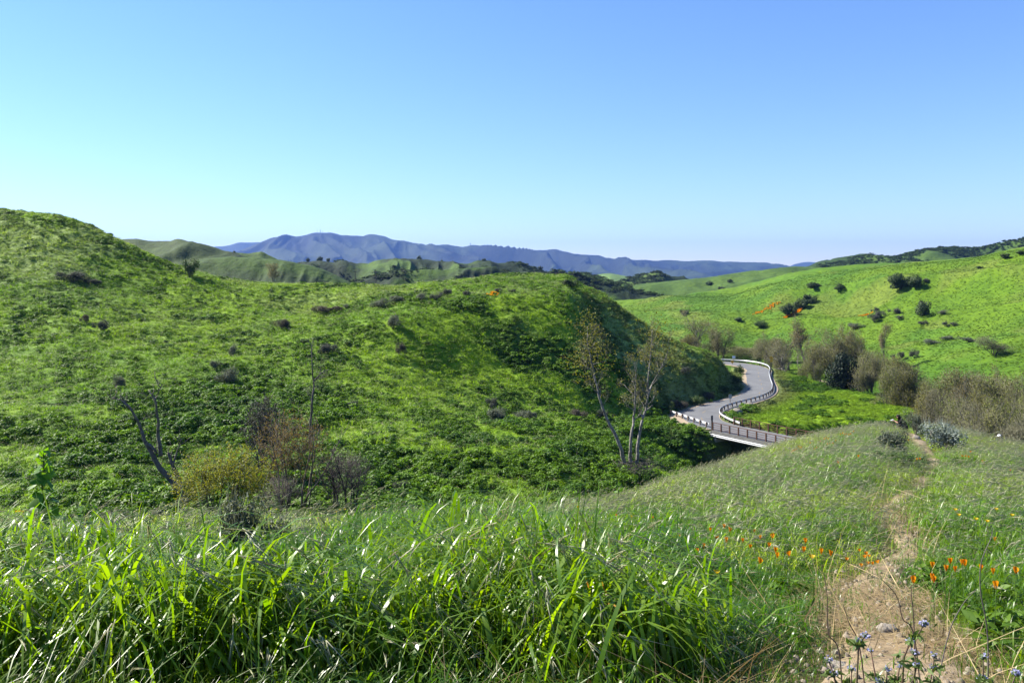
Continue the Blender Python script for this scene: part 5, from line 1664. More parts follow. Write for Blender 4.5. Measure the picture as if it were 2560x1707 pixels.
D2_ = 66.0
bare = empty('bare_tree', px3(776, 1090, D2_)); tag(bare, 'thin bare sapling rising behind the rusty budded bush', 'tree')
tips = []
mb = MB(); P = traced(mb, [(774, 1110), (777, 1052), (781, 999), (784, 957), (780, 925), (780, 880), (782, 838)], D2_, .13, .02, 7, .05)
for s in range(12):
    a = r.normal(size=3); a[2] = abs(a[2]) * 1.2 + .3
    limb(mb, P[int(len(P) * (.35 + .05 * s))], a, .8 + .5 * r.random(), .022, 1, r, tips, 4, .2, .1, (2, 3), .6, .6, 4)
part(mb, 'trunk', M_BARK_G, bare, bare, True)
mb = MB(); P = traced(mb, [(784, 954), (803, 933), (830, 922)], D2_, .06, .02, 6, .03)
for s in range(4): limb(mb, P[int(len(P) * (.4 + .14 * s))], r.normal(size=3) + np.array([0, 0, .8]), .7, .02, 1, r, tips, 4, .2, .1, (2, 3), .6, .6, 4)
part(mb, 'limb', M_BARK_G, bare, bare, True)
cr = MB(); foliage(cr, tips, r, 260, .5, .006, 0, .1, .3); at_root(cr.build('twigs', [M_TWIG_G], bare), bare)


def thicket(name, cat, label, px, d, pyt, pyb, wpx, nst, bark, twig, leaf, nt, nl, lf, seed, lobes, pname='crown', tw_w=.008):
    r = np.random.default_rng(seed)
    base = px3(px, pyb, d); root = empty(name, base); tag(root, label, cat)
    Hh = (pyb - pyt) / F * d; Wd = wpx / F * d
    tips = []; mb = MB()
    for s in range(nst):
        a = (r.random() - .5) * Wd * .5
        lean = a / Wd * 1.3
        limb(mb, base + np.array([a, (r.random() - .5) * Wd * .3, -.3]), (lean + r.normal() * .15, r.normal() * .25, 1), Hh * (.62 + .3 * r.random()), .03 + .05 * r.random(), 2, r, tips, 5, .13, .06, (3, 4), .45, .6, 5)
    part(mb, 'stems', bark, root, root, True)
    cr = MB()
    pts = []
    for (lx, ly, rx, ry, n) in lobes:
        q = r.normal(size=(n, 3)) * .5
        q /= np.maximum(1, np.linalg.norm(q, axis=1) / 1.0)[:, None]
        pts.append(np.stack([base[0] + (lx + q[:, 0] * rx) * Wd, base[1] + q[:, 1] * rx * Wd, base[2] + (ly + q[:, 2] * ry) * Hh], 1))
    pts = np.concatenate(pts)
    i = r.integers(0, len(pts), nt)
    A = pts[i]; dd = (A - base) * np.array([1, 1, .8]); dd /= np.linalg.norm(dd, axis=1)[:, None] + 1e-6
    dd = dd + r.normal(size=dd.shape) * .5
    B = A + dd * (.25 + .4 * r.random((nt, 1)))
    cr.slivers(A, B, tw_w, r.random(nt), 0, r)
    if nl:
        j = r.integers(0, nt, nl)
        cr.leaves(A[j] + (B[j] - A[j]) * r.random((nl, 1)) + r.normal(size=(nl, 3)) * .05, r.normal(size=(nl, 3)) + np.array([0, 0, .4]), lf * (.6 + .8 * r.random(nl)), lf * .65, r.random(nl), 1, r)
    at_root(cr.build(pname, [twig, leaf], root), root)
    return root


thicket('bush', 'shrub', 'yellow green leafing bush with two rounded lobes behind the foreground grass', 560, 50, 1128, 1262, 214, 12, M_BARK_G, M_TWIG_B, M_BUD_Y, 1300, 8200, .12, 81,
        [(-.24, .50, .30, .40, 500), (.10, .58, .38, .42, 800), (.32, .35, .22, .32, 300), (-.36, .3, .2, .3, 200)])
thicket('evergreen_shrub', 'shrub', 'dark grey green upright shrub behind the rusty budded bush', 660, 66, 996, 1165, 88, 6, M_BARK_D, M_TWIG_G, M_SAGE_D, 900, 6200, .15, 82,
        [(0, .70, .40, .30, 500), (-.12, .50, .42, .34, 500), (.12, .46, .42, .34, 500), (0, .22, .38, .25, 300)])
thicket('bush', 'shrub', 'rusty orange budded bush with grey stems, right of the yellow green one', 735, 57, 1036, 1262, 158, 12, M_BARK_G, M_TWIG_G, M_BUD_R, 1700, 4600, .10, 83,
        [(-.15, .74, .40, .28, 800), (.16, .64, .38, .28, 600), (-.22, .5, .26, .22, 400), (.1, .38, .40, .30, 200)])
thicket('bare_bush', 'shrub', 'leafless grey thicket right of the rusty budded bush', 862, 57, 1122, 1268, 118, 12, M_BARK_D, M_TWIG_G, M_TWIG_G, 2400, 0, .1, 84,
        [(-.1, .6, .45, .36, 700), (.2, .5, .4, .36, 600), (0, .3, .5, .3, 400)])
thicket('bare_bush', 'shrub', 'low leafless grey brush at the foot of the rusty budded bush', 700, 54, 1190, 1275, 90, 6, M_BARK_D, M_TWIG_G, M_TWIG_G, 1100, 0, .1, 85, [(0, .5, .5, .4, 500)])

# ---- far small trees on the back hills
GF = 'small dark trees on the distant ridges'
for key, px, wpx, hpx, lab in [('bc1', 1048, 20, 13, 'dark tree on the ridge crest just left of centre'), ('bc1', 1104, 12, 9, 'small dark tree on the ridge crest at the centre'), ('bc1', 769, 14, 13, 'left tree of the clump on the low ridge under the mountain'),
                               ('bc1', 800, 22, 14, 'middle tree of the clump on the low ridge under the mountain'), ('bc1', 820, 18, 12, 'right tree of the clump on the low ridge under the mountain'), ('bc1', 1352, 18, 12, 'dark tree above the right end of the plateau'),
                               ('bc1', 1385, 20, 10, 'flat dark trees right of the plateau end'), ('bc1', 1210, 16, 8, 'little dark tree on the wooded knob behind the plateau'), ('bl2', 585, 12, 7, 'tiny dark tree on the small peaked hill')]:
    L = BACK[key]; D_, Z_ = L.knots(np.array([float(px)])); d = float(D_[3][0]) - 4; x = (px - CX) / F * d
    put('oak', (x, d, float(L.z(x, d)[0]) - .5), wpx / F * d * .7, hpx / F * d * .85, lab, GF)
L = BACK['r3']
for px, py, wpx, hpx, lab in [(1989, 693, 40, 12, 'dark bush patch upper right on the smooth far hill'), (1938, 714, 42, 11, 'long dark bush low on the smooth far hill'), (1824, 707, 18, 9, 'small bush in the middle of the smooth far hill'), (1773, 712, 18, 9, 'small bush on the left of the smooth far hill'), (1804, 727, 20, 10, 'small bush lowest on the smooth far hill')]:
    p = L.hit(px, py); put('oak', (p.x, p.y, p.z - .4), wpx / F * p.y, hpx / F * p.y * 1.2, lab, GF)
p = BACK['bl3'].hit(690, 690); d = 205.0
put('sycamore', ((690 - CX) / F * d, d, float(HILL.z((690 - CX) / F * d, d)[0])), 50 / F * d, 70 / F * d, 'faint bare tree behind the saddle of the left hill')
# far-off scrub and oak woods that read as one mass
def wood(L, n, seed, pa, pb, ta, tb, s0, s1, label, thr, f):
    r = np.random.default_rng(seed)
    px = pa + (pb - pa) * r.random(n); D_, Z_ = L.knots(px)
    y = D_[0] + (D_[3] * 1.01 - D_[0]) * (ta + (tb - ta) * r.random(n)); x = (px - CX) / F * y
    k = fbm(x * f, y * f, 4, seed + 2) > thr
    x, y = x[k], y[k]; m = len(x)
    rot = np.zeros((m, 3)); rot[:, 2] = r.random(m) * 6.28
    sc_ = s0 + (s1 - s0) * r.random(m) ** 2
    cl = np.tile([.030, .056, .013], (m, 1)) * (.6 + .8 * r.random((m, 1)))
    scatter('scrub', np.stack([x, y, L.z(x, y) - sc_ * .12], 1), rot, sc_, cl, r.integers(0, len(W_BIG), m), W_BIG, label, 'scrub')


wood(BACK['bc1'], 5000, 701, 700, 1600, .35, 1.0, 1.4, 3.8, 'dark scrub clothing the low ridges under the mountain', .52, .012)
wood(BACK['bc2'], 1400, 703, 840, 1380, .3, 1.0, 1.4, 4.2, 'dark scrub in the gullies behind the plateau', .55, .02)
wood(BACK['bc3'], 2600, 705, 1350, 1700, .2, 1.0, 1.5, 5.0, 'dark scrub on the gullied spur right of the plateau', .50, .018)
wood(BACK['r4'], 1500, 707, 1520, 1800, .3, 1.0, 2.0, 6.5, 'dark bushes dotting the hill at the valley head', .50, .02)
wood(BACK['r2'], 9000, 709, 1960, 2620, .35, .93, 2.2, 5.5, 'dark oak wood on the high hill at the right skyline', .55, .009)
# ------------------------------------------------------------------ people
M_SKIN = mat_plain('skin', (.42, .24, .16), (.46, .27, .18), 30, .5, .3)
M_BLACK = mat_plain('black_cloth', (.010, .010, .012), (.018, .018, .020), 40, .9, .15, .3)
M_NAVY = mat_plain('navy_cloth', (.012, .016, .045), (.020, .026, .065), 40, .85, .2, .3)
M_HAIR = mat_plain('dark_hair', (.008, .006, .005), (.022, .016, .012), 60, .55, .4, .6)
M_HAIRB = mat_plain('brown_hair', (.035, .020, .012), (.06, .036, .022), 60, .55, .4, .6)
M_CAPW = mat_plain('white_cap', (.60, .62, .66), (.68, .70, .74), 30, .8, .2)
M_JEAN = mat_plain('dark_trousers', (.02, .022, .03), (.035, .037, .045), 40, .9, .15)


def skin_mesh(nodes, edges, sub=2, root=0):
    """one continuous surface grown round a skeleton; nodes are (x, y, z, radius)"""
    me = bpy.data.meshes.new('tmp'); me.from_pydata([n[:3] for n in nodes], edges, [])
    o = bpy.data.objects.new('tmp', me); COL.objects.link(o)
    o.modifiers.new('s', 'SKIN')
    for v, n in zip(me.skin_vertices[0].data, nodes):
        rr_ = n[3] if isinstance(n[3], tuple) else (n[3], n[3]); v.radius = rr_; v.use_root = False
    me.skin_vertices[0].data[root].use_root = True
    sm = o.modifiers.new('u', 'SUBSURF'); sm.levels = sub; sm.render_levels = sub
    dg = bpy.context.evaluated_depsgraph_get(); dg.update()
    ev = bpy.data.meshes.new_from_object(o.evaluated_get(dg))
    bpy.data.objects.remove(o)
    for p_ in ev.polygons: p_.use_smooth = True
    return ev


def chain(nodes, edges, pts, start=None):
    k = start
    for p_ in pts:
        nodes.append(p_); j = len(nodes) - 1
        if k is not None: edges.append((k, j))
        k = j
    return k


def hand(nodes, edges, wrist, fwd, side):
    f, s = Vector(fwd).normalized(), Vector(side).normalized()
    w = Vector(nodes[wrist][:3])
    k = chain(nodes, edges, [(*(w + f * .05), .026)], wrist)
    c = Vector(nodes[k][:3])
    dn = Vector((0, 0, -1))
    for q, (o_, L_) in enumerate(((-.028, .070), (-.009, .082), (.010, .078), (.028, .062))):
        a = c + f * .035 + s * o_
        chain(nodes, edges, [(*a, .0095), (*(a + f * L_ * .55 + dn * .006), .0085), (*(a + f * L_ * .85 + dn * .026), .007)], k)
    t = c - s * .035 - f * .01
    chain(nodes, edges, [(*t, .011), (*(t - s * .018 + f * .035), .009), (*(t - s * .012 + f * .058), .008)], k)


def crouching(loc, rz, label, top, hair_mat, sc=1.0, cap=None, long_hair=True):
    """squatting figure bent forward over its knees; faces local -x"""
    root = empty('person', loc, rz); tag(root, label, 'person'); root.scale = (sc, sc, sc)
    N, E = [], []
    pel = chain(N, E, [(.10, 0, .30, (.145, .13))])
    chest = chain(N, E, [(.055, 0, .43, (.135, .125)), (-.03, 0, .56, (.15, .13)), (-.12, 0, .68, (.15, .12))], pel)
    neck = chain(N, E, [(-.19, 0, .745, .058)], chest)
    chain(N, E, [(-.235, 0, .785, .072), (-.265, 0, .83, (.088, .098)), (-.275, 0, .885, (.075, .085))], neck)
    arms = []
    for s in (-1, 1):
        hip = chain(N, E, [(.08, .10 * s, .27, .10), (-.12, .16 * s, .36, .085), (-.30, .17 * s, .44, .066)], pel)
        chain(N, E, [(-.24, .17 * s, .28, .058), (-.17, .16 * s, .09, .040), (-.22, .16 * s, .035, .040), (-.34, .17 * s, .025, .030)], hip)
        sh = chain(N, E, [(-.13, .17 * s, .67, .062), (-.24, .20 * s, .50, .045), (-.34, .16 * s, .52, .040), (-.47, .06 * s, .60, .028)], chest)
        arms.append(sh)
        hand(N, E, sh, (-1, -.1 * s, .1), (0, 1 * s, 0))
    body = bpy.data.objects.new('body', skin_mesh(N, E)); body.data.materials.append(M_SKIN); COL.objects.link(body); body.parent = root
    # face
    f = MB()
    for s in (-1, 1):
        f.tube([(-.338, .032 * s, .842), (-.352, .032 * s, .842)], .011, 8)
        f.tube([(-.255, .090 * s, .845), (-.262, .106 * s, .842)], .022, 8)
    f.tube([(-.335, 0, .842), (-.372, 0, .812), (-.345, 0, .803)], [.010, .015, .010], 7)
    f.tube([(-.328, -.026, .778), (-.340, 0, .776), (-.328, .026, .778)], .008, 6)
    f.build('face', M_SKIN, body)
    N2, E2 = [], []
    p2 = chain(N2, E2, [(.115, 0, .31, (.165, .15)), (.06, 0, .43, (.16, .145)), (-.03, 0, .56, (.172, .15)), (-.125, 0, .69, (.168, .135)), (-.175, 0, .735, .085)])
    for s in (-1, 1): chain(N2, E2, [(-.13, .18 * s, .68, .078), (-.24, .205 * s, .50, .060), (-.335, .165 * s, .52, .052)], 3)
    sh = bpy.data.objects.new('top', skin_mesh(N2, E2)); sh.data.materials.append(top); COL.objects.link(sh); sh.parent = root
    N3, E3 = [], []
    chain(N3, E3, [(.10, 0, .27, (.155, .14))])
    for s in (-1, 1): chain(N3, E3, [(.08, .105 * s, .26, .115), (-.12, .165 * s, .355, .10), (-.305, .175 * s, .44, .080), (-.245, .175 * s, .28, .070), (-.175, .165 * s, .10, .052)], 0)
    tr = bpy.data.objects.new('trousers', skin_mesh(N3, E3)); tr.data.materials.append(M_JEAN); COL.objects.link(tr); tr.parent = root
    r = np.random.default_rng(int(abs(loc[0]) * 100))
    h = MB(); n = 900
    d = r.normal(size=(n, 3)); d /= np.linalg.norm(d, axis=1)[:, None]
    d = d[(d[:, 0] > -.35) | (d[:, 2] > .35)]
    A = np.array([-.258, 0, .855]) + d * np.array([.098, .106, .100])
    dn = np.array([.25, 0, -1.0]) if long_hair else np.array([.1, 0, -.3])
    h.slivers(A - d * .02, A + d * .035 + dn * (.10 if long_hair else .035) * r.random((len(A), 1)) + r.normal(size=A.shape) * .02, .016, None, 0, r)
    hc = bpy.data.objects.new('hair', h.build('hair', hair_mat, link=False).data)
    COL.objects.link(hc); hc.parent = root
    if cap:
        c = MB(); th_ = np.linspace(0, math.pi / 2, 6)
        ring = [[(-.268 + .102 * math.cos(b) * math.cos(t), .108 * math.sin(b) * math.cos(t), .868 + .095 * math.sin(t)) for b in np.linspace(0, 2 * math.pi, 17)[:-1]] for t in th_]
        V = np.array(ring).reshape(-1, 3); Q = [(a * 16 + b, a * 16 + (b + 1) % 16, (a + 1) * 16 + (b + 1) % 16, (a + 1) * 16 + b) for a in range(5) for b in range(16)]
        c.add(V, Q)
        c.box((-.395, 0, .862), (.055, 0, -.012), (0, .075, 0), (0, 0, .006))
        co = bpy.data.objects.new('cap', c.build('cap', cap, link=False).data); COL.objects.link(co); co.parent = root
    return root


x_ = (2258 - CX) / F * 38.4; p = Vector((x_, 38.4, float(KNOLL.z(x_, 38.4)[0])))
per = crouching((p.x, p.y, p.z), -.25, 'person crouching on the trail in black, dark curly hair, facing left', M_BLACK, M_HAIR, .84)
ph = MB(); ph.box((0, 0, 0), (.045, 0, .01), (0, .04, 0), (-.005, 0, .025)); ph.tube([(-.04, 0, 0), (-.085, 0, -.012)], [.024, .020], 10)
pz = ph.build('camera', M_CAPW, smooth=False)
pz.location = per.location + Vector((-.48 * math.cos(.25), .48 * math.sin(.25), .53)); pz.rotation_euler = (0, 0, -.25)
tag(pz, 'small pale camera held by the crouching person on the trail', 'camera')


def on_knoll(px, d): x = (px - CX) / F * d; return Vector((x, d, float(KNOLL.z(x, d)[0])))


def stand_behind(px, py_head, d):
    x = (px - CX) / F * d; return (x, d, (HY - py_head) / F * d - .99)


crouching(stand_behind(2508, 1083, 42.0), .35, 'person in navy with dark hair and white cap bending behind the right crest', M_NAVY, M_HAIR, 1.0, M_CAPW, True)
crouching(stand_behind(2466, 1083, 43.0), .2, 'person behind the right crest showing only a brown haired head', M_BLACK, M_HAIRB, 1.0)

# ------------------------------------------------------------------ poppies and other flowers
M_POP = mat_leaf('poppy_petal', (.46, .13, .003), (.62, .31, .008), .45, .5, .2, False, (1.1, .9, .4))
M_STEM = mat_leaf('flower_stem', (.05, .10, .02), (.09, .15, .03), .2, .6, .2)
M_YEL = mat_leaf('yellow_petal', (.42, .30, .006), (.48, .36, .01), .35, .5, .2)


def cup(mb, R, Hh, petals, openness, r, m=0):
    for k in range(petals):
        a = k * 2 * math.pi / petals + r.random() * .2; w = math.pi / petals * 1.15
        rows = []
        for t in (0, .4, .75, 1.0):
            rad = R * (.12 + openness * t ** .7 * (1 - .12 * t)); z = Hh * t * (1 - .12 * openness * t)
            rows.append([(rad * math.cos(a + q * w * min(1, .25 + t)), rad * math.sin(a + q * w * min(1, .25 + t)), z - (.06 * Hh if abs(q) == 1 and t == 1 else 0)) for q in (-1, -.5, 0, .5, 1)])
        V = np.array(rows).reshape(-1, 3)
        mb.add(V, [(i * 5 + j, i * 5 + j + 1, i * 5 + 6 + j, i * 5 + 5 + j) for i in range(3) for j in range(4)], None, r.random(), m)


POP = []
for k in range(4):
    r = np.random.default_rng(900 + k)
    root = empty('poppy'); COL.objects.unlink(root)
    f = MB(); cup(f, .026, .034, 4, .75 + .3 * r.random(), r); fo = f.build('petals', [M_POP], link=False)
    fo.data.transform(Matrix.Translation((0, 0, .27)) @ Matrix.Rotation((r.random() - .5) * .8, 4, 'X'))
    st = MB(); st.tube([(.03, .01, 0), (.012, .0, .12), (0, 0, .272)], .0022, 5)
    st.leaves([(.02, .01, .05), (.03, -.01, .08), (.0, .02, .10), (.01, .01, .14)], r.normal(size=(4, 3)), .06, .012)
    so_ = st.build('stem', [M_STEM], link=False)
    POP.append((fo, so_))
PK = [0]


def flower(px, pyf, label, group, protos, name, cat, Hh, sc=1.0, land=None, dmin=2.5, dmax=40):
    """stand a flower so that its head, Hh above the ground, is where it is in the photograph"""
    d = np.exp(np.linspace(math.log(dmin), math.log(dmax), 1400)); x = (px - CX) / F * d
    g = KNOLL.z(x, d) + Hh - (HY - pyf) / F * d
    k = np.where(g >= 0)[0]; i = int(k[0]) if len(k) else int(np.argmax(g / d))
    root = empty(name, (x[i], d[i], float(KNOLL.z(x[i], d[i])[0])), RNG.random() * 6.28)
    s = Hh / .29
    root.scale = (sc, sc, s)
    tag(root, label, cat, group)
    for po in protos[PK[0] % len(protos)]:
        c = po.copy(); c.name = po.name.split('.')[0]; COL.objects.link(c); c.parent = root
    PK[0] += 1
    return root


def z7(p): return (1760 + p[0] / 2.94, 1240 + p[1] / 2.94)
def z3(p): return (1200 + p[0] / 3.092, 1200 + p[1] / 3.092)
def z6(p): return (1860 + p[0] / 3.357, 1040 + p[1] / 3.357)


PG = [('orange poppy among the grass left of the dirt trail', 'poppies left of the trail', .30, [z7(p) for p in [(45, 425), (100, 305), (285, 320), (340, 365), (415, 300), (410, 470), (480, 355), (525, 388), (540, 430), (628, 420), (735, 385), (745, 325), (863, 402), (930, 415), (150, 215), (190, 242), (370, 252), (505, 290)]]),
      ('small orange poppy in the short grass at the trail edge', 'poppies at the trail edge', .16, [z7(p) for p in [(1143, 395), (1195, 418), (1210, 437), (1185, 440), (1205, 488), (1240, 490), (1155, 505), (1278, 480), (1050, 460)]]),
      ('orange poppy in the grass right of the dirt trail', 'poppies right of the trail', .30, [z7(p) for p in [(1812, 470), (1897, 480), (1920, 487), (1780, 522), (1847, 530), (1678, 500), (1540, 610), (1690, 605), (1675, 590), (2140, 312), (2290, 540), (2125, 545), (2035, 520)]]),
      ('orange poppy in the tall grass of the middle foreground', 'poppies in the middle grass', .34, [z3(p) for p in [(755, 203), (1055, 275), (1170, 280), (1335, 288), (1540, 435), (1510, 432), (1645, 440), (1730, 505), (1450, 445), (1370, 525), (1680, 545), (1780, 380), (1885, 350), (1930, 378), (1905, 460), (1575, 530)]]),
      ('orange poppy in the cluster on the knoll crest by the bridge', 'poppies on the knoll crest', .34, [z6(p) for p in [(810, 150), (830, 145), (845, 155), (860, 150), (880, 155), (895, 148), (920, 130), (690, 180), (705, 188), (675, 192), (720, 230), (745, 228), (700, 235), (640, 210), (770, 205), (440, 275), (470, 270), (410, 290), (460, 255), (480, 260), (400, 300), (425, 282), (555, 225), (610, 265), (590, 275), (790, 388), (960, 335)]]),
      ('orange poppy along the upper trail by the silver bush', 'poppies by the upper trail', .30, [z6(p) for p in [(1475, 355), (1450, 358), (1830, 332), (1860, 335), (1885, 342), (2000, 380), (2012, 395), (2235, 455), (1380, 200), (1900, 298)]]),
      ('orange poppy low in the grass near the left mallow plant', 'poppies at the left', .26, [(155, 1339), (187, 1329), (257, 1342), (170, 1329), (205, 1338)])]
for lab, grp, Hh, pts in PG:
    for (px, py) in pts: flower(px, py, lab, grp, POP, 'poppy', 'flower', Hh, (.42 + .16 * RNG.random()) * (1.35 if 'crest' in lab or 'upper' in lab else 1))
for px, py, lab in ((794, 1295, 'single orange poppy left of the tall grass stand'), (1227, 1282, 'single orange poppy beyond the tall grass stand'), (2490, 1460, 'big open orange poppy by the right border')):
    flower(px, py, lab, None, POP, 'poppy', 'flower', .32, .6)
r = np.random.default_rng(955)
f = MB(); cup(f, .022, .012, 8, 1.2, r); fo = f.build('petals', [M_YEL], link=False); fo.data.transform(Matrix.Translation((0, 0, .28)))
f = MB(); f.tube([(.02, 0, 0), (.01, .005, .14), (0, 0, .283)], .0025, 5); f.leaves([(.02, 0, .07), (.015, 0, .12), (.0, .01, .17)], r.normal(size=(3, 3)), .07, .02); so_ = f.build('stem', [M_STEM], link=False)
for lab, grp, pts in (('yellow daisy in the grass below the rusty bush', 'yellow daisies on the grass crest', [(850, 1233), (862, 1228), (930, 1226), (940, 1224), (840, 1278), (908, 1222), (690, 1252)]), ('yellow flower in the pale grass at the far right', 'yellow flowers at the right', [(2388, 1272), (2440, 1295), (2468, 1300), (2490, 1270), (2530, 1285), (2397, 1285)]),
                      ('yellow flower head beside the tall mallow at the left', 'yellow flowers at the left', [(40, 1238), (48, 1236), (57, 1237)]), ('pale yellow flower low in the bright grass left of the trail', 'pale yellow flowers', [(1792, 1426), (2030, 1388)])):
    for px, py in pts: flower(px, py, lab, grp, [(fo, so_)], 'daisy', 'flower', .40, .62, dmin=3)
# orange drifts too dense to count
f = MB(); cup(f, .35, .3, 5, 1.0, r); dq = f.build('poppy_drift_head', [M_POP], link=False)


def drift(L, a, b, n, wd, label, sc_):
    pa, pb = L.hit(*a), L.hit(*b)
    t = r.random(n); base = np.array(pa)[None] * (1 - t[:, None]) + np.array(pb)[None] * t[:, None]
    x = base[:, 0] + r.normal(size=n) * wd; y = base[:, 1] + r.normal(size=n) * wd
    scatter('poppies', np.stack([x, y, L.z(x, y) + .12], 1), np.zeros((n, 3)), sc_ * (.6 + .8 * r.random(n)), np.ones((n, 3)), np.zeros(n), [dq], label, 'poppies')


drift(RIGHT, (1885, 786), (1945, 758), 60, .8, 'long orange poppy streak on the right hill, left of two', 1.1)
drift(RIGHT, (1962, 795), (2003, 772), 170, .4, 'bright orange poppy streak under the gully oaks, right of two', 1.1)
drift(RIGHT, (2156, 790), (2176, 784), 34, .7, 'small faint orange poppy patch left of the round oak', .9)
drift(HILL, (1222, 737), (1240, 735), 26, .6, 'small orange poppy patch on the plateau', .6)

# ------------------------------------------------------------------ foreground plants
M_SAGEF = mat_leaf('sage_stalk_leaf', (.055, .10, .022), (.11, .16, .045), .35, .6, .25)
M_SSTEM = mat_plain('square_sage_stem', (.07, .06, .03), (.14, .075, .06), 20, .7, .2)
M_LILAC = mat_leaf('lilac_petal', (.30, .30, .50), (.42, .42, .60), .4, .6, .2, False, (1, 1, 1))
M_CALYX = mat_leaf('sage_calyx', (.08, .12, .06), (.15, .19, .11), .25, .7, .2)
SGP = 'flowering sage stalks at the bottom right'


def sage_stalk(pts, whorls, d, label, seed):
    r = np.random.default_rng(seed)
    P = np.array([px3(x, y, d) for x, y in pts])
    g = P[0].copy(); g[1] = d; g[2] = float(KNOLL.z(g[0], g[1])[0]) - .01
    P[0] = g if abs(g[2] - P[0][2]) < .6 else P[0]
    P = np.concatenate([[g + np.array([0, 0, 0])], P[1:]]); P = smooth_path(np.concatenate([P, np.zeros((len(P), 0))], 1), .02) if np.ptp(P[:, 0]) > .03 else P
    root = empty('sage_stalk', g); tag(root, label, 'flower', SGP)
    mb = MB(); mb.tube(P, np.linspace(.0034, .0018, len(P)), 5); part(mb, 'stem', M_SSTEM, root, root, True)
    lf = MB(); n = 44
    i = r.integers(0, max(1, int(len(P) * .8)), n); q = P[i] + r.normal(size=(n, 3)) * .012; q[:, 2] = P[i][:, 2]
    lf.leaves(q, r.normal(size=(n, 3)) + np.array([0, 0, .5]), .032 * (.5 + r.random(n)), .012, r.random(n), 0, r)
    at_root(lf.build('leaves', [M_SAGEF], root), root)
    for (x, y) in whorls:
        c = px3(x, y, d); k = int(np.argmin(np.abs(P[:, 2] - c[2]) + .3 * np.abs(P[:, 0] - c[0]))); c = P[k]
        w_ = MB(); n = 46
        dd = r.normal(size=(n, 3)); dd /= np.linalg.norm(dd, axis=1)[:, None]; dd[:, 2] = dd[:, 2] * .7
        w_.slivers(c + dd * .003, c + dd * .012 * (.7 + .6 * r.random((n, 1))), .0020, r.random(n), 0, r)
        m_ = 9; dd = r.normal(size=(m_, 3)); dd[:, 2] = np.abs(dd[:, 2]) * .6; dd /= np.linalg.norm(dd, axis=1)[:, None]
        w_.leaves(c + dd * .012, r.normal(size=(m_, 3)), .009, .006, r.random(m_), 1, r)
        at_root(w_.build('whorl', [M_CALYX, M_LILAC], root), root)


ST = [([(1085, 1500), (1130, 1150), (1185, 1030), (1225, 945), (1235, 845)], [(1150, 1100), (1225, 945), (1235, 850)], 'tallest lilac sage stalk of the left bunch, leaning right'),
      ([(1420, 1500), (1470, 1170), (1520, 1060), (1610, 960), (1635, 860), (1610, 755)], [(1500, 1075), (1605, 970), (1635, 865), (1608, 760)], 'tall lilac sage stalk with four flower whorls over the dirt'),
      ([(1070, 1560), (1082, 1380), (1085, 1270)], [(1080, 1275)], 'short sage stalk with one wide lilac whorl, left bunch'),
      ([(1290, 1540), (1262, 1330), (1225, 1130)], [(1225, 1125)], 'sage stalk beside the tallest one, single whorl'),
      ([(1500, 1560), (1540, 1340), (1562, 1245), (1545, 1150)], [(1562, 1250), (1548, 1160)], 'sage stalk with a big pale whorl under the four whorled one'),
      ([(1330, 1560), (1340, 1380), (1345, 1270)], [(1343, 1275)], 'low sage stalk between the two bunches, left one'),
      ([(1400, 1560), (1420, 1350), (1438, 1245)], [(1436, 1252)], 'low sage stalk between the two bunches, right one'),
      ([(1640, 1560), (1665, 1350), (1685, 1255), (1690, 1170)], [(1683, 1262), (1690, 1175)], 'sage stalk right of the big pale whorl'),
      ([(990, 1560), (972, 1400), (955, 1310), (915, 1205)], [(962, 1322), (918, 1208)], 'sage stalk leaning left at the edge of the left bunch'),
      ([(2030, 1560), (2050, 1340), (2055, 1180)], [(2052, 1272), (2056, 1185)], 'sage stalk with two whorls right of the bare dirt'),
      ([(2200, 1560), (2260, 1330), (2320, 1130), (2330, 950)], [(2240, 1295), (2318, 1128), (2325, 1010), (2330, 935)], 'tall sage stalk cut by the right border'),
      ([(2010, 1570), (2022, 1420), (2020, 1350)], [(2021, 1355)], 'small sage stalk at the bottom edge right of the dirt'),
      ([(1275, 1570), (1282, 1440), (1285, 1365)], [(1284, 1366)], 'small sage stalk at the bottom edge below the left bunch')]
for k, (pts, wh, lab) in enumerate(ST): sage_stalk([z7(p) for p in pts], [z7(p) for p in wh], 2.25 + .12 * (k % 4), lab, 960 + k)
M_DRYST = mat_plain('dry_brown_stem', (.06, .04, .03), (.12, .085, .06), 20, .8, .2)
for k, (pts, lab) in enumerate([([(1060, 1570), (985, 1180), (940, 1000), (905, 700), (865, 520)], 'long thin bare stem arching left above the dirt'), ([(1215, 1570), (1150, 1150), (1060, 930), (1025, 790)], 'thin bare stem between the sage stalks and the trail'), ([(1640, 1570), (1560, 1060), (1480, 880), (1420, 700), (1280, 580)], 'longest dark bare stem arching over the trail'),
                                ([(1560, 1560), (1545, 1000), (1540, 700), (1545, 640)], 'upright dark stem right of the arching one'), ([(2105, 1560), (2085, 1040), (2040, 700), (2025, 480), (2110, 290), (2130, 190)], 'tall pale dry stalk with a bent top on the right'), ([(1700, 1560), (1800, 1060), (1900, 830), (1980, 680)], 'thin straw coloured stem leaning right')]):
    d = 2.3 + .1 * k; P = np.array([px3(*z7(p), d) for p in pts]); P[0][2] = float(KNOLL.z(P[0][0], d)[0]) - .01
    P = P + RNG.normal(size=P.shape) * .006
    s_ = np.linspace(0, 1, len(P)); q = np.linspace(0, 1, 26)
    P = np.stack([catmull(s_, P[:, c], q) for c in range(3)], 1)
    o_ = MB(); o_.tube(P, np.linspace(.0026, .0009, len(P)), 5)
    st = o_.build('dry_weed', M_STRAW if 'pale' in lab or 'straw' in lab else M_DRYST); tag(st, lab, 'weed', 'bare stems at the bottom right')
    if 'pale' in lab or 'straw' in lab: st.data.materials[0] = M_BARK_G

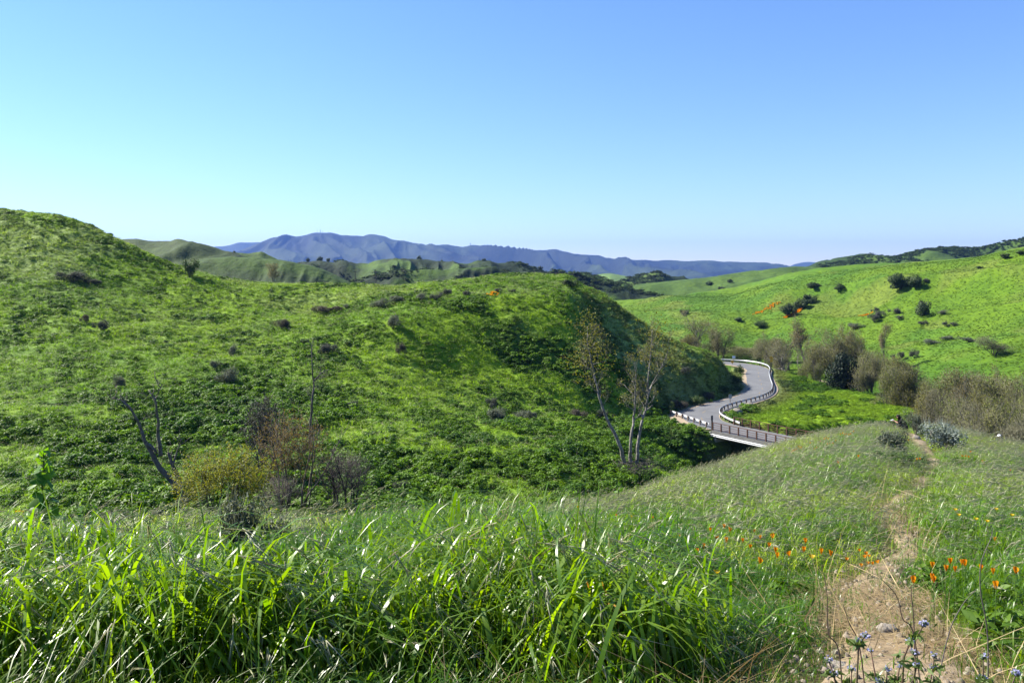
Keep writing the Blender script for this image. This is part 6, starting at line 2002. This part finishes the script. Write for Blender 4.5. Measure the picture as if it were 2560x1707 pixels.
M_MALLOW = mat_leaf('mallow_leaf', (.055, .15, .008), (.11, .22, .016), .5, .5, .35, False, (1.6, 1.5, .4))


def lobed_leaf(mb, c, n, R, r):
    n = np.array(n, float); n /= np.linalg.norm(n); u = np.cross(n, r.normal(size=3)); u /= np.linalg.norm(u); v = np.cross(n, u)
    k = 20; th_ = np.linspace(-2.6, 2.6, k)
    rad = R * (.72 + .28 * np.abs(np.cos(th_ * 1.45))) * (1 - .18 * (np.abs(th_) > 2.2))
    V = [c] + [c + u * math.cos(t) * q + v * math.sin(t) * q + n * (.10 * q * math.cos(3 * t) - .15 * q * q / R) for t, q in zip(th_, rad)]
    mb.add(np.array(V), None, [(0, i, i + 1) for i in range(1, k)], r.random())


def mallow(px, pyt, d, nlf, R, label, seed, spread=.10):
    r = np.random.default_rng(seed); b = on_knoll(px, d); zt = (HY - pyt) / F * d; Hh = zt - b.z
    root = empty('mallow_plant', b); tag(root, label, 'plant')
    st, lf = MB(), MB()
    bx = np.array(b)
    P = np.array([bx + np.array([r.normal() * .01, r.normal() * .01, Hh * t]) for t in np.linspace(0, .97, 7)]); st.tube(P, np.linspace(.009, .004, 7) * min(1.4, Hh / .6), 6)
    for k in range(nlf):
        t = .22 + .78 * (k + r.random()) / nlf; a = k * 2.4 + r.random()
        o_ = np.array([math.cos(a), math.sin(a), .45 + .3 * r.random()]) * spread * (1.35 - t) * (.7 + .6 * r.random()); q = bx + np.array([0, 0, Hh * t])
        st.tube([q - np.array([0, 0, .03]), q + o_ * .6, q + o_], .003, 4)
        lobed_leaf(lf, q + o_, np.array([math.cos(a) * .5, math.sin(a) * .5, .5 + .4 * r.random()]) + r.normal(size=3) * .3, R * (1.2 - .75 * t) * (.75 + .4 * r.random()), r)
    part(st, 'stem', M_STEM, root, root, True); at_root(lf.build('leaves', [M_MALLOW], root), root)


mallow(108, 1128, 8.6, 34, .115, 'tall leafy mallow plant standing above the grass at the left', 981, .13)
mallow(215, 1255, 8.3, 10, .095, 'shorter mallow with broad lobed leaves right of the tall one', 982, .12)
mallow(155, 1312, 7.8, 6, .10, 'low mallow with one big round leaf between the two taller ones', 983, .08)
mallow(1946, 1150, 22, 16, .09, 'thin weed rising from the pale grass left of the trail', 984, .16)
mallow(2210, 1262, 15, 14, .09, 'broad leaved weed by the dark bend of the trail', 985, .14)
mallow(2466, 1216, 17, 12, .11, 'leafy weed in the pale grass right of the trail', 986, .16)
mallow(2352, 1290, 9.5, 16, .075, 'clump of lobed leaves in the grass right of the trail', 987, .13)
mallow(2185, 1300, 11, 18, .06, 'low leafy weed clump left of the narrow trail', 988, .16)
mallow(1220, 1205, 15, 12, .07, 'leafy weed on the grass crest at the centre', 989, .12)
mallow(1545, 1200, 16, 10, .08, 'leafy weed on the crest below the three trunked sycamore', 990, .12)
mallow(1440, 1225, 15, 8, .07, 'small leafy weed on the grass crest left of the sycamore foot', 991, .10)


def near_shrub(kind, px, pyb, wpx, hpx, d, label):
    p = on_knoll(px, d)
    put(kind, (p.x, p.y, p.z - .02), wpx / F * d, hpx / F * d, label)


near_shrub('sage', 608, 1440, 150, 215, 6.6, 'dark sagebrush with an upright tip in the left foreground grass')
near_shrub('sage_d', 668, 1500, 120, 150, 5.4, 'smaller dark sagebrush right of and below the tipped one')
near_shrub('sage', 740, 1430, 150, 130, 7.2, 'greyish sagebrush behind the smaller dark one')
near_shrub('sage_d', 1330, 1560, 170, 170, 4.0, 'dark sagebrush tangled in the shaded grass at the bottom centre')
for kind, px, pyb, wpx, hpx, lab in [('sage', 2228, 1150, 108, 80, 'grey green cushion of sagebrush left of the upper trail'), ('bush', 2232, 1178, 124, 50, 'low green bush in front of the sagebrush cushion'),
                                     ('silver', 2366, 1136, 96, 76, 'silvery leaved bush with a long shadow right of the upper trail'), ('sage', 2290, 1092, 58, 62, 'pale sagebrush on the crest between the person and silver bush'),
                                     ('sage_b', 2556, 1205, 40, 36, 'purplish brown clump at the right border of the knoll')]:
    at_px(kind, KNOLL, px, pyb, wpx, hpx, lab)
# dry bent blades in the shaded bottom centre
M_DRYB = mat_leaf('dry_orange_blade', (.28, .13, .02), (.40, .24, .05), .4, .5, .3, False, (1.3, 1.0, .4))
for k, (pts, lab) in enumerate([([(940, 790), (985, 890), (1050, 970), (1100, 1020), (1140, 1120), (1190, 1165), (1260, 1140), (1330, 1150), (1370, 1220), (1350, 1290)], 'long orange dry grass blade curling over at the bottom centre'), ([(870, 1030), (930, 970), (1010, 955), (1065, 985), (1110, 1040)], 'short orange dry blade arching left of the long one'), ([(820, 760), (850, 860), (890, 945)], 'small yellow dry blade above the arching ones'), ([(690, 1430), (770, 1320), (880, 1220), (990, 1190), (1090, 1260)], 'lowest dry straw blade bent over the dark grass')]):
    d = 3.55; P = np.array([px3(*z3(p), d + .05 * i * ((-1) ** k)) for i, p in enumerate(pts)])
    s_ = np.linspace(0, 1, len(P)); q = np.linspace(0, 1, 24); P = np.stack([catmull(s_, P[:, c], q) for c in range(3)], 1)
    mb = MB(); wv = np.linspace(1, .25, 24)[:, None] * .006; sd2 = np.array([.35, .2, .9])
    V = np.stack([P - sd2 * wv, P + np.array([0, .5, 0]) * wv * .6, P + sd2 * wv], 1).reshape(-1, 3)
    mb.add(V, [(i * 3 + j, i * 3 + j + 1, i * 3 + j + 4, i * 3 + j + 3) for i in range(23) for j in range(2)])
    tag(mb.build('dry_grass', [M_DRYB]), lab, 'dry grass', 'dry blades at the bottom centre')


# ------------------------------------------------------------------ stones, masts, poles
M_STONE = mat_plain('trail_stone', (.17, .15, .125), (.27, .24, .20), 14, .9, .2, .6)


def stone(loc, s, label, seed):
    r = np.random.default_rng(seed); n, k = 9, 14
    V = []
    for i in range(n):
        t = math.pi * i / (n - 1)
        for j in range(k):
            a = 2 * math.pi * j / k; q = 1 + .25 * (vnoise(np.array([3 * math.sin(t) * math.cos(a) + 9 * seed]), np.array([3 * math.sin(t) * math.sin(a) + 2 * math.cos(t)]), seed)[0] - .5) * 2
            V.append((s[0] * q * math.sin(t) * math.cos(a), s[1] * q * math.sin(t) * math.sin(a), s[2] * q * math.cos(t)))
    Q = [(i * k + j, i * k + (j + 1) % k, (i + 1) * k + (j + 1) % k, (i + 1) * k + j) for i in range(n - 1) for j in range(k)]
    o = mesh_obj('stone', V, np.array(Q), M_STONE); o.location = loc; tag(o, label, 'stone')


p = KNOLL.hit(2216, 1592, 2, 10); stone(p + Vector((0, 0, .03)), (.055, .04, .035), 'rounded tan stone on the dirt trail at the bottom', 3)
p = KNOLL.hit(2290, 1100, 20, 40); stone(p + Vector((0, 0, .05)), (.12, .10, .09), 'pale stone on the upper trail below the crouching person', 4)
p = KNOLL.hit(2334, 1103, 20, 40); stone(p + Vector((0, 0, .25)), (.12, .10, .10), 'pale stone at the left foot of the silver bush', 5)
p = KNOLL.hit(2090, 1672, 2, 10); stone(p + Vector((0, 0, .01)), (.06, .05, .02), 'flat stone at the left edge of the bare dirt', 6)
p = np.array([46.8, 150.6]); stone((40.4, 141.5, ROAD_Z + .2), (.9, .6, .55), 'pale boulder behind the guardrail bend near the grey sign', 7)
stone((45.0, 149.0, ROAD_Z + .1), (.8, .5, .45), 'tan boulder behind the guardrail beyond the grey sign', 8)
M_MAST = mat_plain('grey_mast', (.10, .10, .11), None, 1, .6, .4)


def mast(px, pyt, label, w_=2.6, arms=0):
    L = BACK['m1']; D_, Z_ = L.knots(np.array([float(px)])); d = float(D_[3][0]) - 10; x = (px - CX) / F * d; zb = float(L.z(x, d)[0]) - 8; zt = (HY - pyt) / F * d
    root = empty('radio_mast', (x, d, zb)); tag(root, label, 'mast', 'masts on the mountain top')
    mb = MB(); hh = zt - zb
    for sx, sy in ((-1, -1), (1, -1), (1, 1), (-1, 1)): mb.tube([(x + sx * w_, d + sy * w_, zb), (x + sx * w_ * .25, d + sy * w_ * .25, zt)], w_ * .28, 4)
    for t in np.linspace(.15, .9, 6):
        for sx in (-1, 1): mb.tube([(x - sx * w_ * (1 - .75 * t), d, zb + hh * t), (x + sx * w_ * (1 - .75 * (t + .12)), d, zb + hh * (t + .12))], w_ * .16, 4)
    part(mb, 'tower', M_MAST, root, root)
    mb = MB(); mb.tube([(x, d, zt - hh * .05), (x, d, zt + hh * .15)], w_ * .2, 5)
    for k in range(arms): mb.box((x, d, zb + hh * (.62 + .13 * k)), (w_ * 2.6 * (1 - .15 * k), 0, 0), (0, .5, 0), (0, 0, .8))
    part(mb, 'antenna', M_MAST, root, root)


for px, pyt, lab, w_ in ((793, 577, 'first radio mast from the left on the mountain peak', 2.2), (801, 575, 'tallest radio mast on the mountain peak', 3.4), (807, 577, 'radio mast right next to the tallest one', 2.4), (820, 579, 'last small radio mast on the mountain peak', 2.0)): mast(px, pyt, lab, w_)
mast(1176, 608, 'lone lattice pylon on the mountain ridge at the centre', 3.0, 2)
for px, pyt, pyb, d, lab in ((940, 678, 694, 415, 'wooden utility pole in the flat behind the left hills'), (888, 677, 686, 450, 'second smaller utility pole behind the left hills')):
    x = (px - CX) / F * d; zb = (HY - pyb) / F * d; zt = (HY - pyt) / F * d; root = empty('utility_pole', (x, d, zb - 3)); tag(root, lab, 'pole')
    mb = MB(); mb.tube([(x, d, zb - 3), (x, d, zt)], [.22, .16], 7); part(mb, 'pole', M_BARK_D, root, root)
    mb = MB(); mb.box((x, d - .2, zt - .5), (1.1, 0, 0), (0, .1, 0), (0, 0, .12)); part(mb, 'cross_arm', M_BARK_D, root, root)
